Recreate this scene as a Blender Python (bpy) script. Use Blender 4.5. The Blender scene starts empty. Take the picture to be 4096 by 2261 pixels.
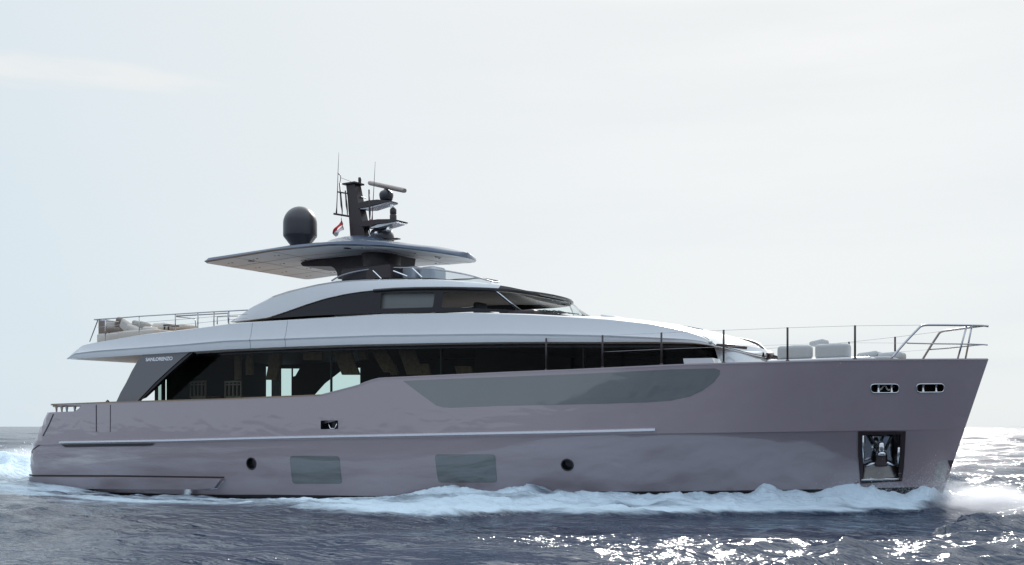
import bpy, bmesh, math, random
import numpy as np
from mathutils import Vector, Matrix, geometry
random.seed(7); rng = np.random.default_rng(11)
S = bpy.context.scene
COL = S.collection

# ---------------------------------------------------------------- camera
FPX, HOR, PSI, EYE = 4300.0, 1706.0, math.radians(33), 2.021
CX, CY = 37.427, -27.518
Fv = np.array([-math.sin(PSI), math.cos(PSI)]); Rv = np.array([math.cos(PSI), math.sin(PSI)])
cam = bpy.data.cameras.new("camera"); camo = bpy.data.objects.new("camera", cam); COL.objects.link(camo)
camo.location = (CX, CY, EYE); camo.rotation_euler = (math.pi/2, 0, PSI)
cam.sensor_width = 36; cam.lens = 36*FPX/4096; cam.shift_y = (HOR-2261/2)/4096
cam.clip_start = 0.1; cam.clip_end = 20000
S.camera = camo

# ---------------------------------------------------------------- light
SUN_EL, SUN_R = math.radians(31), math.radians(16)       # elevation, degrees right of the view
sh = math.cos(SUN_R)*Fv + math.sin(SUN_R)*Rv
sdir = Vector((sh[0]*math.cos(SUN_EL), sh[1]*math.cos(SUN_EL), math.sin(SUN_EL)))
sl = bpy.data.lights.new("sun", 'SUN'); so = bpy.data.objects.new("sun", sl); COL.objects.link(so)
sl.energy = 3.9; sl.angle = math.radians(0.53); sl.color = (1, .96, .9)
so.rotation_euler = sdir.to_track_quat('Z', 'Y').to_euler()
w = bpy.data.worlds.new("World"); S.world = w; w.use_nodes = True
nt = w.node_tree; N = nt.nodes; L = nt.links
bg = N["Background"]; bg.inputs[1].default_value = 0.15
sky = N.new("ShaderNodeTexSky"); sky.sky_type = 'NISHITA'; sky.sun_disc = False
sky.sun_elevation = SUN_EL; sky.sun_rotation = math.atan2(sh[0], sh[1])
sky.altitude = 0; sky.air_density = 1.0; sky.dust_density = 1.5; sky.ozone_density = 1.0
tc = N.new("ShaderNodeTexCoord")
# thin high overcast over the blue: a pale veil, with faint streaks of cirrus
mp = N.new("ShaderNodeMapping"); mp.inputs['Scale'].default_value = (1.2, 1.2, 9)
nz = N.new("ShaderNodeTexNoise"); nz.inputs['Scale'].default_value = 1.6; nz.inputs['Detail'].default_value = 5; nz.inputs['Roughness'].default_value = .55
rmp = N.new("ShaderNodeMapRange"); rmp.inputs[1].default_value = .45; rmp.inputs[2].default_value = .75; rmp.inputs[3].default_value = .965; rmp.inputs[4].default_value = .99
L.new(tc.outputs['Generated'], mp.inputs[0]); L.new(mp.outputs[0], nz.inputs[0]); L.new(nz.outputs[0], rmp.inputs[0])
mx = N.new("ShaderNodeMix"); mx.data_type = 'RGBA'
L.new(rmp.outputs[0], mx.inputs[0]); L.new(sky.outputs[0], mx.inputs[6]); 
dt = N.new("ShaderNodeVectorMath"); dt.operation = 'DOT_PRODUCT'; dt.inputs[1].default_value = sdir[:]; L.new(tc.outputs['Generated'], dt.inputs[0])
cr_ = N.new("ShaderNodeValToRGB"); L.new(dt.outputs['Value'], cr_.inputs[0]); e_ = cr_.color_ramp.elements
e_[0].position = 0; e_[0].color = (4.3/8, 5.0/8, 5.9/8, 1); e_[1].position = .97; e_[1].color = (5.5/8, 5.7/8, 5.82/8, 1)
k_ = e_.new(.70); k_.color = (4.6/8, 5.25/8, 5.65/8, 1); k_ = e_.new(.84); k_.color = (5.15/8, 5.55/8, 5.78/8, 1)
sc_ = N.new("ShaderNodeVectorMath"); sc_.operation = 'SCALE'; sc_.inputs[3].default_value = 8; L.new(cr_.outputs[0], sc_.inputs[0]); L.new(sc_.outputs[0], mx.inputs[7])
sx_ = N.new("ShaderNodeSeparateXYZ"); L.new(tc.outputs['Generated'], sx_.inputs[0])        # overcast veil: zenith brightness added above the view for sheen on the sea
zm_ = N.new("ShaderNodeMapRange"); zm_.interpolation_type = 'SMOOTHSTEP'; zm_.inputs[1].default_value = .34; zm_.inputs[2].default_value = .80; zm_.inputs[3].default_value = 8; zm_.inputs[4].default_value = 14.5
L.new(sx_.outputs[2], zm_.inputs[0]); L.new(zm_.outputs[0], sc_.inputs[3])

# one faint wisp of cirrus high on the left
def dotn(v):
    q = N.new("ShaderNodeVectorMath"); q.operation = 'DOT_PRODUCT'; q.inputs[1].default_value = v; L.new(tc.outputs['Generated'], q.inputs[0]); return q.outputs['Value']
def mth(op, a, b):
    q = N.new("ShaderNodeMath"); q.operation = op
    for i_, v in enumerate((a, b)):
        if isinstance(v, (int, float)): q.inputs[i_].default_value = v
        else: L.new(v, q.inputs[i_])
    return q.outputs[0]
def cdir(px, py): v = Vector((*(Fv+(px-2048)/FPX*Rv), (HOR-py)/FPX)); return v.normalized()
c0_, c1_ = cdir(150, 285), cdir(700, 330); al_ = (c1_-c0_).normalized(); up_ = c0_.cross(al_).normalized()
uu = mth('MULTIPLY', mth('SUBTRACT', dotn(al_[:]), al_.dot(c0_)), 1/.15); vv = mth('MULTIPLY', mth('SUBTRACT', dotn(up_[:]), 0.0), 1/.014)
rr_ = mth('ADD', mth('MULTIPLY', uu, uu), mth('MULTIPLY', vv, vv)); wn = N.new("ShaderNodeTexNoise"); wn.inputs['Scale'].default_value = 14; wn.inputs['Detail'].default_value = 5
wm_ = N.new("ShaderNodeMapping"); wm_.inputs['Scale'].default_value = (1, 1, 6); L.new(tc.outputs['Generated'], wm_.inputs[0]); L.new(wm_.outputs[0], wn.inputs[0])
rr_ = mth('ADD', rr_, mth('MULTIPLY', mth('SUBTRACT', wn.outputs[0], .5), 2.4))
wf = N.new("ShaderNodeMapRange"); wf.interpolation_type = 'SMOOTHSTEP'; wf.inputs[1].default_value = 1.3; wf.inputs[2].default_value = -.1; wf.inputs[3].default_value = 0; wf.inputs[4].default_value = .75; L.new(rr_, wf.inputs[0])
front_ = mth('GREATER_THAN', dotn(c0_[:]), 0); wfac = mth('MULTIPLY', wf.outputs[0], front_)
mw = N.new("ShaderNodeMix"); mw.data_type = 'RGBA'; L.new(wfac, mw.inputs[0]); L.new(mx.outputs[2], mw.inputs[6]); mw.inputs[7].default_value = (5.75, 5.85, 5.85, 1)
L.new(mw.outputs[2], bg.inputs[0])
S.view_settings.view_transform = 'Standard'; S.view_settings.look = 'None'
S.view_settings.exposure = 0.0; S.view_settings.gamma = 1
S.render.resolution_x = 1024; S.render.resolution_y = 565
S.render.engine = 'CYCLES'; S.cycles.max_bounces = 8; S.cycles.volume_bounces = 4; S.cycles.transparent_max_bounces = 16

# ---------------------------------------------------------------- projecting photo points onto real surfaces
CROP = {1: (0, 1100, 2.3418), 2: (0, 1600, 2.151), 3: (750, 550, 2.1467), 4: (1250, 600, 3.556), 5: (900, 1050, 1.84),
        6: (1000, 1600, 1.84), 7: (2000, 1100, 2.3418), 8: (2996, 1200, 2.3418), 9: (2296, 1600, 2.151),
        10: (3200, 1600, 2.152), 11: (350, 1200, 3.16), 12: (3350, 1650, 3.16), 0: (0, 0, 1)}
def K(c, *pts):
    ox, oy, s = CROP[c]
    return [(ox+p[0]/s, oy+p[1]/s) for p in pts]
def at(p, Y):
    d = Fv + (p[0]-2048)/FPX*Rv; t = (Y-CY)/d[1]
    return np.array([CX+t*d[0], Y, EYE+t*(HOR-p[1])/FPX])
def atX(p, X):
    d = Fv + (p[0]-2048)/FPX*Rv; t = (X-CX)/d[0]
    return np.array([X, CY+t*d[1], EYE+t*(HOR-p[1])/FPX])
def on(p, b, off=0.0):                                   # on the starboard surface Y = -b(X, Z)
    Y = -3.0
    for _ in range(40):
        q = at(p, Y); Y = .5*Y + .5*(-(b(q[0], q[2])+off))
    q = at(p, Y); return q
def line(pts, b):
    q = np.array([on(p, b) for p in pts]); q = q[np.argsort(q[:, 0])]
    return lambda X: np.interp(X, q[:, 0], q[:, 2])

# ---------------------------------------------------------------- materials
def mat(name, col, rough=.4, metal=0, coat=0, trans=0, ior=1.45, spec=.5, bump=0, bscale=40, var=0, vscale=3, coat_r=.03):
    m = bpy.data.materials.new(name); m.use_nodes = True; n = m.node_tree.nodes; l = m.node_tree.links; p = n["Principled BSDF"]
    p.inputs['Base Color'].default_value = (*col, 1); p.inputs['Roughness'].default_value = rough; p.inputs['Metallic'].default_value = metal
    p.inputs['Coat Weight'].default_value = coat; p.inputs['Coat Roughness'].default_value = coat_r; p.inputs['Transmission Weight'].default_value = trans
    p.inputs['IOR'].default_value = ior; p.inputs['Specular IOR Level'].default_value = spec
    c = n.new("ShaderNodeTexCoord"); z = n.new("ShaderNodeTexNoise"); z.inputs['Scale'].default_value = vscale; z.inputs['Detail'].default_value = 4
    l.new(c.outputs['Object'], z.inputs[0])
    mr = n.new("ShaderNodeMix"); mr.data_type = 'RGBA'; v = max(var, .03)
    mr.inputs[6].default_value = (*[x*(1-v) for x in col], 1); mr.inputs[7].default_value = (*[min(1, x*(1+v)) for x in col], 1)
    l.new(z.outputs[0], mr.inputs[0]); l.new(mr.outputs[2], p.inputs['Base Color'])
    if bump:
        z2 = n.new("ShaderNodeTexNoise"); z2.inputs['Scale'].default_value = bscale; z2.inputs['Detail'].default_value = 3
        b = n.new("ShaderNodeBump"); b.inputs['Strength'].default_value = bump; b.inputs['Distance'].default_value = .02
        l.new(c.outputs['Object'], z2.inputs[0]); l.new(z2.outputs[0], b.inputs['Height']); l.new(b.outputs[0], p.inputs['Normal'])
    return m
def glass(name, tint, refl_rough=.01):
    m = bpy.data.materials.new(name); m.use_nodes = True; n = m.node_tree.nodes; l = m.node_tree.links
    n.remove(n["Principled BSDF"]); o = n["Material Output"]
    t = n.new("ShaderNodeBsdfTransparent"); t.inputs[0].default_value = (*tint, 1)
    g = n.new("ShaderNodeBsdfGlossy"); g.inputs['Roughness'].default_value = refl_rough; g.inputs[0].default_value = (1, 1, 1, 1)
    f = n.new("ShaderNodeFresnel"); f.inputs[0].default_value = 1.16; x = n.new("ShaderNodeMixShader")
    l.new(f.outputs[0], x.inputs[0]); l.new(t.outputs[0], x.inputs[1]); l.new(g.outputs[0], x.inputs[2]); l.new(x.outputs[0], o.inputs[0])
    return m
M = dict(
    hull=mat('hull_paint', (.285, .23, .247), .36, .25, 1.0, var=.05, vscale=.6),
    white=mat('white_gelcoat', (.58, .59, .60), .35, 0, .8, var=.02),
    soffit=mat('soffit_cream', (.62, .56, .48), .5, var=.03),
    ceiling=mat('hardtop_lining', (.60, .63, .66), .5, var=.05),
    black=mat('black_gloss', (.012, .012, .015), .15, 0, .0, spec=.35),
    boot=mat('black_antifouling', (.012, .010, .012), .4, var=.2),
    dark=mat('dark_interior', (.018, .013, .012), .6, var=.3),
    brown=mat('dark_walnut', (.07, .045, .032), .35, var=.3, vscale=2),
    mast=mat('mast_paint', (.026, .016, .018), .4, 0, .12),
    grey=mat('taupe_grey_paint', (.10, .095, .10), .35, .2, .7),
    seam=mat('seam_shadow_gap', (.03, .025, .03), .6),
    line=mat('pin_stripe', (.35, .33, .32), .4),
    steel=mat('polished_steel', (.62, .62, .62), .14, 1),
    rail=mat('rail_steel', (.40, .40, .42), .22, 1),
    chrome=mat('chrome_strip', (.75, .76, .8), .25, 1),
    teak=mat('teak', (.28, .19, .12), .55, var=.2, vscale=8),
    fabric=mat('cream_fabric', (.55, .51, .46), .9, bump=.3, bscale=60, var=.06),
    fab2=mat('taupe_fabric', (.20, .16, .13), .9, bump=.3, bscale=60, var=.1),
    dome=mat('dome_paint', (.028, .026, .032), .42, 0, .3, coat_r=.25),
    red=mat('red_cloth', (.55, .03, .03), .8), wcloth=mat('white_cloth', (.75, .74, .72), .8),
    hwin=mat('hull_glass', (.105, .112, .112), .03, 0, 1.0, var=.1, vscale=.8),
    radar=mat('radar_bar', (.26, .2, .175), .4, 0, .4),
    sglass=glass('salon_glass', (.80, .92, .86)), wglass=glass('wheelhouse_glass', (.66, .69, .70)), clear=glass('clear_glass', (.80, .88, .90)),
    foam_w=mat('falling_water', (.8, .85, .88), .5),
)


for q_ in ('hull', 'hwin'):
    p_ = M[q_].node_tree.nodes['Principled BSDF']; p_.inputs['Coat IOR'].default_value = 1.8
    n_ = M[q_].node_tree.nodes; l_ = M[q_].node_tree.links; c_ = n_.new('ShaderNodeTexCoord'); m_ = n_.new('ShaderNodeMapping'); m_.inputs['Scale'].default_value = (.5, .5, 1.3)
    z_ = n_.new('ShaderNodeTexNoise'); z_.inputs['Scale'].default_value = 1.3; z_.inputs['Detail'].default_value = 2; z_.inputs['Distortion'].default_value = .6
    b_ = n_.new('ShaderNodeBump'); b_.inputs['Distance'].default_value = .01; b_.inputs['Strength'].default_value = .5
    l_.new(c_.outputs['Object'], m_.inputs[0]); l_.new(m_.outputs[0], z_.inputs[0]); l_.new(z_.outputs[0], b_.inputs['Height']); l_.new(b_.outputs[0], p_.inputs['Coat Normal'])

# ---------------------------------------------------------------- objects
def link(name, me, m=None, parent=None, smooth=True):
    o = bpy.data.objects.new(name, me); COL.objects.link(o)
    if parent is not None: o.parent = parent
    if m is not None:
        for x in (m if isinstance(m, (list, tuple)) else [m]): me.materials.append(x)
    if smooth: me.shade_smooth()
    return o
def mk(name, V, Fc, m, parent=None, smooth=False):
    me = bpy.data.meshes.new(name); me.from_pydata([tuple(map(float, v)) for v in V], [], [tuple(map(int, f)) for f in Fc]); me.update()
    return link(name, me, m, parent, smooth)
def tag(o, label=None, cat=None, group=None, kind=None):
    if label: o['label'] = label
    if cat: o['category'] = cat
    if group: o['group'] = group
    if kind: o['kind'] = kind
    return o
def thing(name, loc, label, cat, group=None):
    o = bpy.data.objects.new(name, None); COL.objects.link(o); o.location = loc; o.empty_display_size = .2
    return tag(o, label, cat, group)
class MB:                                                # collects shapes into one mesh
    def __init__(s): s.v = []; s.f = []; s.mi = []
    def add(s, V, Fc, mi=0):
        n = len(s.v); s.v += [tuple(map(float, v)) for v in V]; s.f += [tuple(n+int(i) for i in f) for f in Fc]; s.mi += [mi]*len(Fc); return s
    def box(s, c, d, rot=None, bev=0, mi=0):
        bm = bmesh.new(); bmesh.ops.create_cube(bm, size=1); bmesh.ops.scale(bm, vec=d, verts=bm.verts)
        if bev: bmesh.ops.bevel(bm, geom=bm.edges[:], offset=bev, segments=3, affect='EDGES', profile=.5)
        if rot: bmesh.ops.rotate(bm, matrix=rot, verts=bm.verts)
        bmesh.ops.translate(bm, vec=c, verts=bm.verts); s.bm(bm, mi); return s
    def bm(s, bm, mi=0):
        bm.verts.index_update(); s.add([v.co[:] for v in bm.verts], [[v.index for v in f.verts] for f in bm.faces], mi); bm.free()
    def tube(s, pts, r, n=8, mi=0, cap=True):
        P = [Vector(p) for p in pts]; R = r if isinstance(r, (list, tuple)) else [r]*len(P); V = []; Fc = []
        up = Vector((0, 0, 1)); prev = None
        for i, p in enumerate(P):
            t = (P[min(i+1, len(P)-1)]-P[max(i-1, 0)]).normalized()
            a = prev if prev is not None else (t.cross(up) if abs(t.z) < .95 else t.cross(Vector((1, 0, 0))))
            a = (a - t*a.dot(t)).normalized(); b = t.cross(a); prev = a
            for k in range(n):
                an = 2*math.pi*k/n; V.append(p+a*math.cos(an)*R[i]+b*math.sin(an)*R[i])
        for i in range(len(P)-1):
            for k in range(n): Fc.append((i*n+k, i*n+(k+1) % n, (i+1)*n+(k+1) % n, (i+1)*n+k))
        if cap: Fc += [tuple(range(n))[::-1], tuple((len(P)-1)*n+k for k in range(n))]
        return s.add(V, Fc, mi)
    def prism(s, poly, y0, y1, mi=0):                    # XZ polygon extruded in Y
        n = len(poly); V = [(p[0], y0, p[-1]) for p in poly]+[(p[0], y1, p[-1]) for p in poly]
        return s.add(V, [tuple(range(n)), tuple(range(2*n-1, n-1, -1))]+[(i, (i+1) % n, n+(i+1) % n, n+i) for i in range(n)], mi)
    def lathe(s, c, prof, n=32, mi=0, axis='Z'):
        V = []; Fc = []
        for r, z in prof:
            for k in range(n):
                a = 2*math.pi*k/n
                if axis == 'Z': V.append((c[0]+r*math.cos(a), c[1]+r*math.sin(a), c[2]+z))
                elif axis == 'Y': V.append((c[0]+r*math.cos(a), c[1]+z, c[2]+r*math.sin(a)))
                else: V.append((c[0]+z, c[1]+r*math.cos(a), c[2]+r*math.sin(a)))
        for i in range(len(prof)-1):
            for k in range(n): Fc.append((i*n+k, i*n+(k+1) % n, (i+1)*n+(k+1) % n, (i+1)*n+k))
        return s.add(V, Fc, mi)
    def build(s, name, m, parent=None, smooth=False, auto=None):
        me = bpy.data.meshes.new(name); me.from_pydata(s.v, [], s.f)
        bm = bmesh.new(); bm.from_mesh(me); bmesh.ops.recalc_face_normals(bm, faces=bm.faces); bm.to_mesh(me); bm.free()
        me.update(); me.polygons.foreach_set('material_index', s.mi)
        o = link(name, me, m, parent, smooth or auto is not None)
        if auto is not None: me.set_sharp_from_angle(angle=math.radians(auto))
        return o
def spline(pts, n=60):                                   # Catmull-Rom through points
    P = np.array(pts, float); P = np.vstack([2*P[0]-P[1], P, 2*P[-1]-P[-2]]); out = []
    seg = len(P)-3
    for i in range(seg):
        m = max(2, n//seg)
        for t in np.linspace(0, 1, m, endpoint=(i == seg-1)):
            a, b, c, d = P[i:i+4]
            out.append(.5*((2*b)+(-a+c)*t+(2*a-5*b+4*c-d)*t*t+(-a+3*b-3*c+d)*t**3))
    return np.array(out)
def rounded(pts, r, n=5):
    P = [np.array(p, float) for p in pts]; out = []
    for i, p in enumerate(P):
        a = P[i-1]-p; b = P[(i+1) % len(P)]-p; ra = min(r, np.linalg.norm(a)*.45); rb = min(r, np.linalg.norm(b)*.45)
        s = p+a/np.linalg.norm(a)*ra; e = p+b/np.linalg.norm(b)*rb
        for t in np.linspace(0, 1, n): out.append(tuple((1-t)**2*s+2*t*(1-t)*p+t*t*e))
    return out
def inpoly(x, y, P):
    x = np.asarray(x); y = np.asarray(y); c = np.zeros(x.shape, bool); n = len(P)
    for i in range(n):
        x1, y1 = P[i]; x2, y2 = P[(i+1) % n]
        if y1 == y2: continue
        m = ((y1 > y) != (y2 > y)) & (x < (x2-x1)*(y-y1)/(y2-y1)+x1); c ^= m
    return c
def densify(P, d):
    out = []
    for i, p in enumerate(P):
        q = P[(i+1) % len(P)]; n = max(1, int(math.ceil(math.hypot(q[0]-p[0], q[1]-p[1])/d)))
        out += [(p[0]+(q[0]-p[0])*k/n, p[1]+(q[1]-p[1])*k/n) for k in range(n)]
    return out
def cdt(outer, holes, d):
    loops = [densify(outer, d)]+[densify(h, min(d, .12)) for h in holes]; V = []; E = []
    for lp in loops:
        n = len(V); V += [Vector(p) for p in lp]; E += [(n+i, n+(i+1) % len(lp)) for i in range(len(lp))]
    xs = [v.x for v in V]; ys = [v.y for v in V]
    gx, gy = np.meshgrid(np.arange(min(xs)+d/2, max(xs), d), np.arange(min(ys)+d/2, max(ys), d))
    gx = gx.ravel(); gy = gy.ravel(); k = inpoly(gx, gy, loops[0])
    for h in loops[1:]: k &= ~inpoly(gx, gy, h)
    B = np.array([v[:] for v in V]); gx = gx[k]; gy = gy[k]
    if len(gx):
        dm = np.min(np.hypot(gx[:, None]-B[None, :, 0], gy[:, None]-B[None, :, 1]), axis=1); kk = dm > d*.35
        V += [Vector((float(a), float(b))) for a, b in zip(gx[kk], gy[kk])]
    r = geometry.delaunay_2d_cdt(V, E, [], 0, 1e-5)
    P = np.array([v[:] for v in r[0]]); T = np.array([t for t in r[2] if len(t) == 3])
    c = P[T].mean(1); k = inpoly(c[:, 0], c[:, 1], loops[0])
    for h in loops[1:]: k &= ~inpoly(c[:, 0], c[:, 1], h)
    return P, T[k], loops
def nrm(b, X, Z, s=-1):
    e = .02; bx = (b(X+e, Z)-b(X-e, Z))/(2*e); bz = (b(X, Z+e)-b(X, Z-e))/(2*e)
    n = np.array([-bx, 1.0, -bz]); n /= np.linalg.norm(n); return (n[0], s*n[1], n[2])
def skin(name, outer, holes, b, m, parent=None, off=0, d=.3, mirror=True, wall=0, sides=(-1,)):
    """outline in X, Z laid on the surface Y = -b(X, Z); optionally mirrored to port; wall > 0 gives it thickness inwards"""
    if mirror:
        o = skin(name, outer, holes, b, m, parent, off, d, False, wall); skin(name, outer, holes, b, m, parent, off, d, False, wall, (1,)); return o
    P, T, loops = cdt(outer, holes, d); V = []; Nn = []; Fc = []
    for s in sides:
        n = len(V)
        for x, z in P: V.append((x, s*(b(x, z)+off), z)); Nn.append(nrm(b, x, z, s))
        for t in T:
            a, bb, c = P[t]; ccw = (bb[0]-a[0])*(c[1]-a[1])-(bb[1]-a[1])*(c[0]-a[0]) > 0
            t = list(t) if ccw == (s < 0) else list(t)[::-1]; Fc.append([n+i for i in t])
        if wall:
            for lp in loops:
                k = len(V)
                for x, z in lp:
                    i_ = lp.index((x, z)) if (x, z) in lp else 0; pa, pb = lp[i_-1], lp[(i_+1) % len(lp)]; ar = sum(lp[q-1][0]*lp[q][1]-lp[q][0]*lp[q-1][1] for q in range(len(lp)))
                    tx, tz = pb[0]-pa[0], pb[1]-pa[1]; ll_ = math.hypot(tx, tz) or 1; sg = 1 if ar > 0 else -1; nn = (sg*tz/ll_, 0, -sg*tx/ll_); y = s*(b(x, z)+off)
                    V.append((x, y, z)); V.append((x, y-s*wall, z)); Nn += [nn, nn]
                for i in range(len(lp)):
                    j = (i+1) % len(lp); Fc.append((k+2*i, k+2*j, k+2*j+1, k+2*i+1))
    o = mk(name, V, Fc, m, parent, True)
    o.data.normals_split_custom_set_from_vertices(Nn)
    return o
def XZ(pts, b, off=0):
    r = [on(p, b, off) for p in pts]; return [(q[0], q[2]) for q in r]
def decal(name, pts, b, m, parent, off=.004, d=.3, **k):
    return skin(name, XZ(pts, b, off), [], b, m, parent, off, d, mirror=False, **k)
def slab(name, poly, b, off, m, parent, inner=-.05, mirror=False):
    """solid standing off the hull: front face at off, walls back into the hull"""
    return skin(name, poly, [], b, m, parent, off, .3, mirror, wall=off-inner)
def strip(name, pts, b, m, parent, off, hh, depth, mirror=False):
    mb = MB()
    Q = [on(p, b, off) for p in pts]
    for s in ((-1, 1) if mirror else (-1,)):
        V = []; Fc = []
        for q in Q:
            y0 = s*(b(q[0], q[2])+off); y1 = y0-s*depth
            V += [(q[0], y0, q[2]+hh*.3), (q[0], y0-s*depth*.35, q[2]+hh/2), (q[0], y1, q[2]+hh/2), (q[0], y1, q[2]-hh/2), (q[0], y0-s*depth*.35, q[2]-hh/2), (q[0], y0, q[2]-hh*.3)]
        for i in range(len(Q)-1):
            for k in range(6): Fc.append((6*i+k, 6*i+(k+1) % 6, 6*i+6+(k+1) % 6, 6*i+6+k))
        Fc += [tuple(range(6)), tuple(6*(len(Q)-1)+k for k in range(6))]
        mb.add(V, Fc)
    return mb.build(name, m, parent)

# ================================================================ HULL FORM
stem_px = K(0, (3950, 1437), (3904, 1600), (3862, 1707), (3818, 1842), (3790, 1907))
sp = np.array([at(p, 0) for p in stem_px]); _k = np.polyfit(sp[:, 2], sp[:, 0], 1)
def xstem(Z): return _k[0]*Z+_k[1]
tp = np.array([at(p, -3.35) for p in K(0, (200, 1640), (163, 1712), (125, 1795), (106, 1860), (105, 1905))]); tp = tp[np.argsort(tp[:, 2])]
def xstern(Z): return float(np.interp(Z, [-1.2, *tp[:, 2], 4], [tp[0, 0], *tp[:, 0], tp[-1, 0]+.9]))
HB, LE, NE = 3.7, 13.0, 3.6
def aftround(X, Z, r=.45):
    d = X-xstern(Z)
    return 0 if d >= r else r*(1-math.sqrt(max(0, 1-((r-max(d, 0))/r)**2)))
def narrow(X): return .12*max(0, (10-X)/10)**2
def bU(X, Z):
    t = min(1, max(0, (xstem(Z)-X)/LE)); return max(0, (HB-narrow(X))*(1-(1-t)**NE)-aftround(X, Z))
zk = line(K(0, (60, 1783), (235, 1778), (651, 1770), (1100, 1762), (2000, 1745), (2617, 1735), (3396, 1724), (3857, 1717)), bU)
def bL(X, Z):
    k = float(zk(X)); v = min(1.6, max(0, (k-Z)/max(.3, k))); t = min(1, max(0, (xstem(Z)-X)/(LE+4.0*v)))
    return max(0, (HB-narrow(X)-.05-.06*v-.17*v*v)*(1-(1-t)**(NE-.8*v))-aftround(X, Z))
sheer_px = K(0, (205, 1620), (470, 1608), (900, 1596), (1100, 1587), (1286, 1580), (1432, 1542), (1475, 1524), (1519, 1513), (1700, 1505), (2000, 1491), (2300, 1479), (2512, 1469), (2726, 1459), (3059, 1450), (3423, 1440), (3700, 1438), (3950, 1437))
zs = line(sheer_px, bU)
zb = line(K(0, (105, 1958), (521, 1972), (790, 1979), (1100, 1979), (1380, 1983), (1706, 1988), (2366, 1967), (2714, 1965), (3133, 1960), (3700, 1948), (3790, 1946)), bL)

Y = thing('motor_yacht', (16, 0, 0), 'long mauve grey motor yacht with white upper decks, cruising across open water', 'yacht')
YI = Matrix.Translation((-16, 0, 0))
_olink = link
def link(name, me, m=None, parent=None, smooth=True):    # meshes are written in yacht coordinates; children of the yacht keep them
    o = _olink(name, me, m, parent, smooth)
    if parent is Y: o.matrix_parent_inverse = YI
    return o

# openings in the topsides
fair1 = XZ(rounded(K(8, (1140, 790), (1405, 790), (1405, 870), (1140, 870)), 16), bU)
fair2 = XZ(rounded(K(8, (1570, 788), (1828, 786), (1828, 864), (1570, 866)), 16), bU)
cleat = XZ(rounded(K(6, (520, 152), (648, 150), (650, 214), (520, 217)), 4, 3), bU)
port1 = None
def circ(cx, cy, rx, ry, rot=0, n=20):
    return [(cx+rx*math.cos(a)*math.cos(rot)-ry*math.sin(a)*math.sin(rot), cy+rx*math.cos(a)*math.sin(rot)+ry*math.sin(a)*math.cos(rot)) for a in np.linspace(0, 2*math.pi, n, endpoint=False)]
ph1 = XZ(K(2, *circ(2163, 548, 39, 50, -.15)), bL); ph2 = XZ(K(6, *circ(2336, 479, 44, 40, .6)), bL)
pocket = XZ(K(12, (300, 262), (828, 258), (800, 870), (296, 885)), bL)

xs_ = np.linspace(0, 1, 140)
x0 = on((205, 1620), bU)[0]; xe = xstem(3.62)
# upper topsides outline
top = [(X, float(zs(X))) for X in np.linspace(x0, xe, 150)]
z_e = top[-1][1]; kz = 1.25
for _ in range(20): kz = float(zk(xstem(kz)))
stemU = [(xstem(z), z) for z in np.linspace(z_e, kz, 8)[1:]]
knu = [(X, float(zk(X))) for X in np.linspace(xstem(kz), xstern(float(zk(0)))+.0, 120)[1:]]
sternU = [(xstern(z), z) for z in np.linspace(knu[-1][1], 2.45, 8)[1:]]
notch = XZ(K(1, (470, 1292), (700, 1278), (740, 1250), (755, 1226)), bU)
zt = notch[0][1]; sternU = [(xstern(z), z) for z in np.linspace(knu[-1][1], zt, 8)[1:]]
outU = top+stemU+knu+sternU+notch[1:]
upper = skin('hull_topsides', outU, [fair1, fair2, cleat], bU, M['hull'], Y, d=.28)
boo = [(X, float(zb(X))) for X in np.linspace(xstern(.2), 60, 2)]
bz = .6
for _ in range(30): bz = float(zb(xstem(bz)))
topL = [(X, float(zk(X))) for X in np.linspace(xstern(knu[-1][1]), xstem(kz), 120)]
stemL = [(xstem(z), z) for z in np.linspace(kz, bz, 6)[1:]]
bot = [(X, float(zb(X))) for X in np.linspace(xstem(bz), xstern(.2), 100)[1:]]
sternL = [(xstern(z), z) for z in np.linspace(bot[-1][1], knu[-1][1], 8)[1:-1]]
lower = skin('hull_lower_side', topL+stemL+bot+sternL, [ph1, ph2, pocket], bL, M['hull'], Y, d=.28)
# knuckle step + underwater body + transom
mb = MB(); V = []; Fc = []
for s in (-1, 1):
    n = len(V)
    for X, z in topL: V += [(X, s*bU(X, z), z), (X, s*bL(X, z-.001), z-.001)]
    for i in range(len(topL)-1): Fc.append((n+2*i, n+2*i+2, n+2*i+3, n+2*i+1))
mb.add(V, Fc, 0); V = []; Fc = []
for s in (-1, 1):
    n = len(V); lv = 6
    rows = [(xstern(.2), float(zb(xstern(.2))))]+bot[::-1][1:]+[(xstem(bz), bz)]
    for X, z in rows:
        for k in range(lv):
            zz = z+(-1.3-z)*k/(lv-1); xx = X+(xstem(zz)-xstem(z))*max(0, (X-24)/8.5)
            V.append((xx, s*(bL(xx, zz) if k else bL(X, z)), zz))
    for i in range(len(rows)-1):
        for k in range(lv-1): a = n+i*lv+k; Fc.append((a, a+1, a+lv+1, a+lv))
mb.add(V, Fc, 1); V = []; Fc = []
zz = np.linspace(-1.2, zt, 14)
for z in zz:
    b_ = (bU if z > knu[-1][1] else bL)(xstern(z)+.001, z)
    V += [(xstern(z), -b_, z), (xstern(z), b_, z)]
for i in range(len(zz)-1): Fc.append((2*i, 2*i+1, 2*i+3, 2*i+2))
mb.add(V, Fc, 0)
mb.build('hull_body', [M['hull'], M['boot']], Y, smooth=True)
strip('boot_stripe', [(x, y) for x, y in K(0, *[(x, np.interp(x, [1000, 1110, 1706], [2004, 2003, 2012])) for x in np.linspace(560, 2150, 30)])], bL, M['line'], Y, .006, .03, .01)

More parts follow.
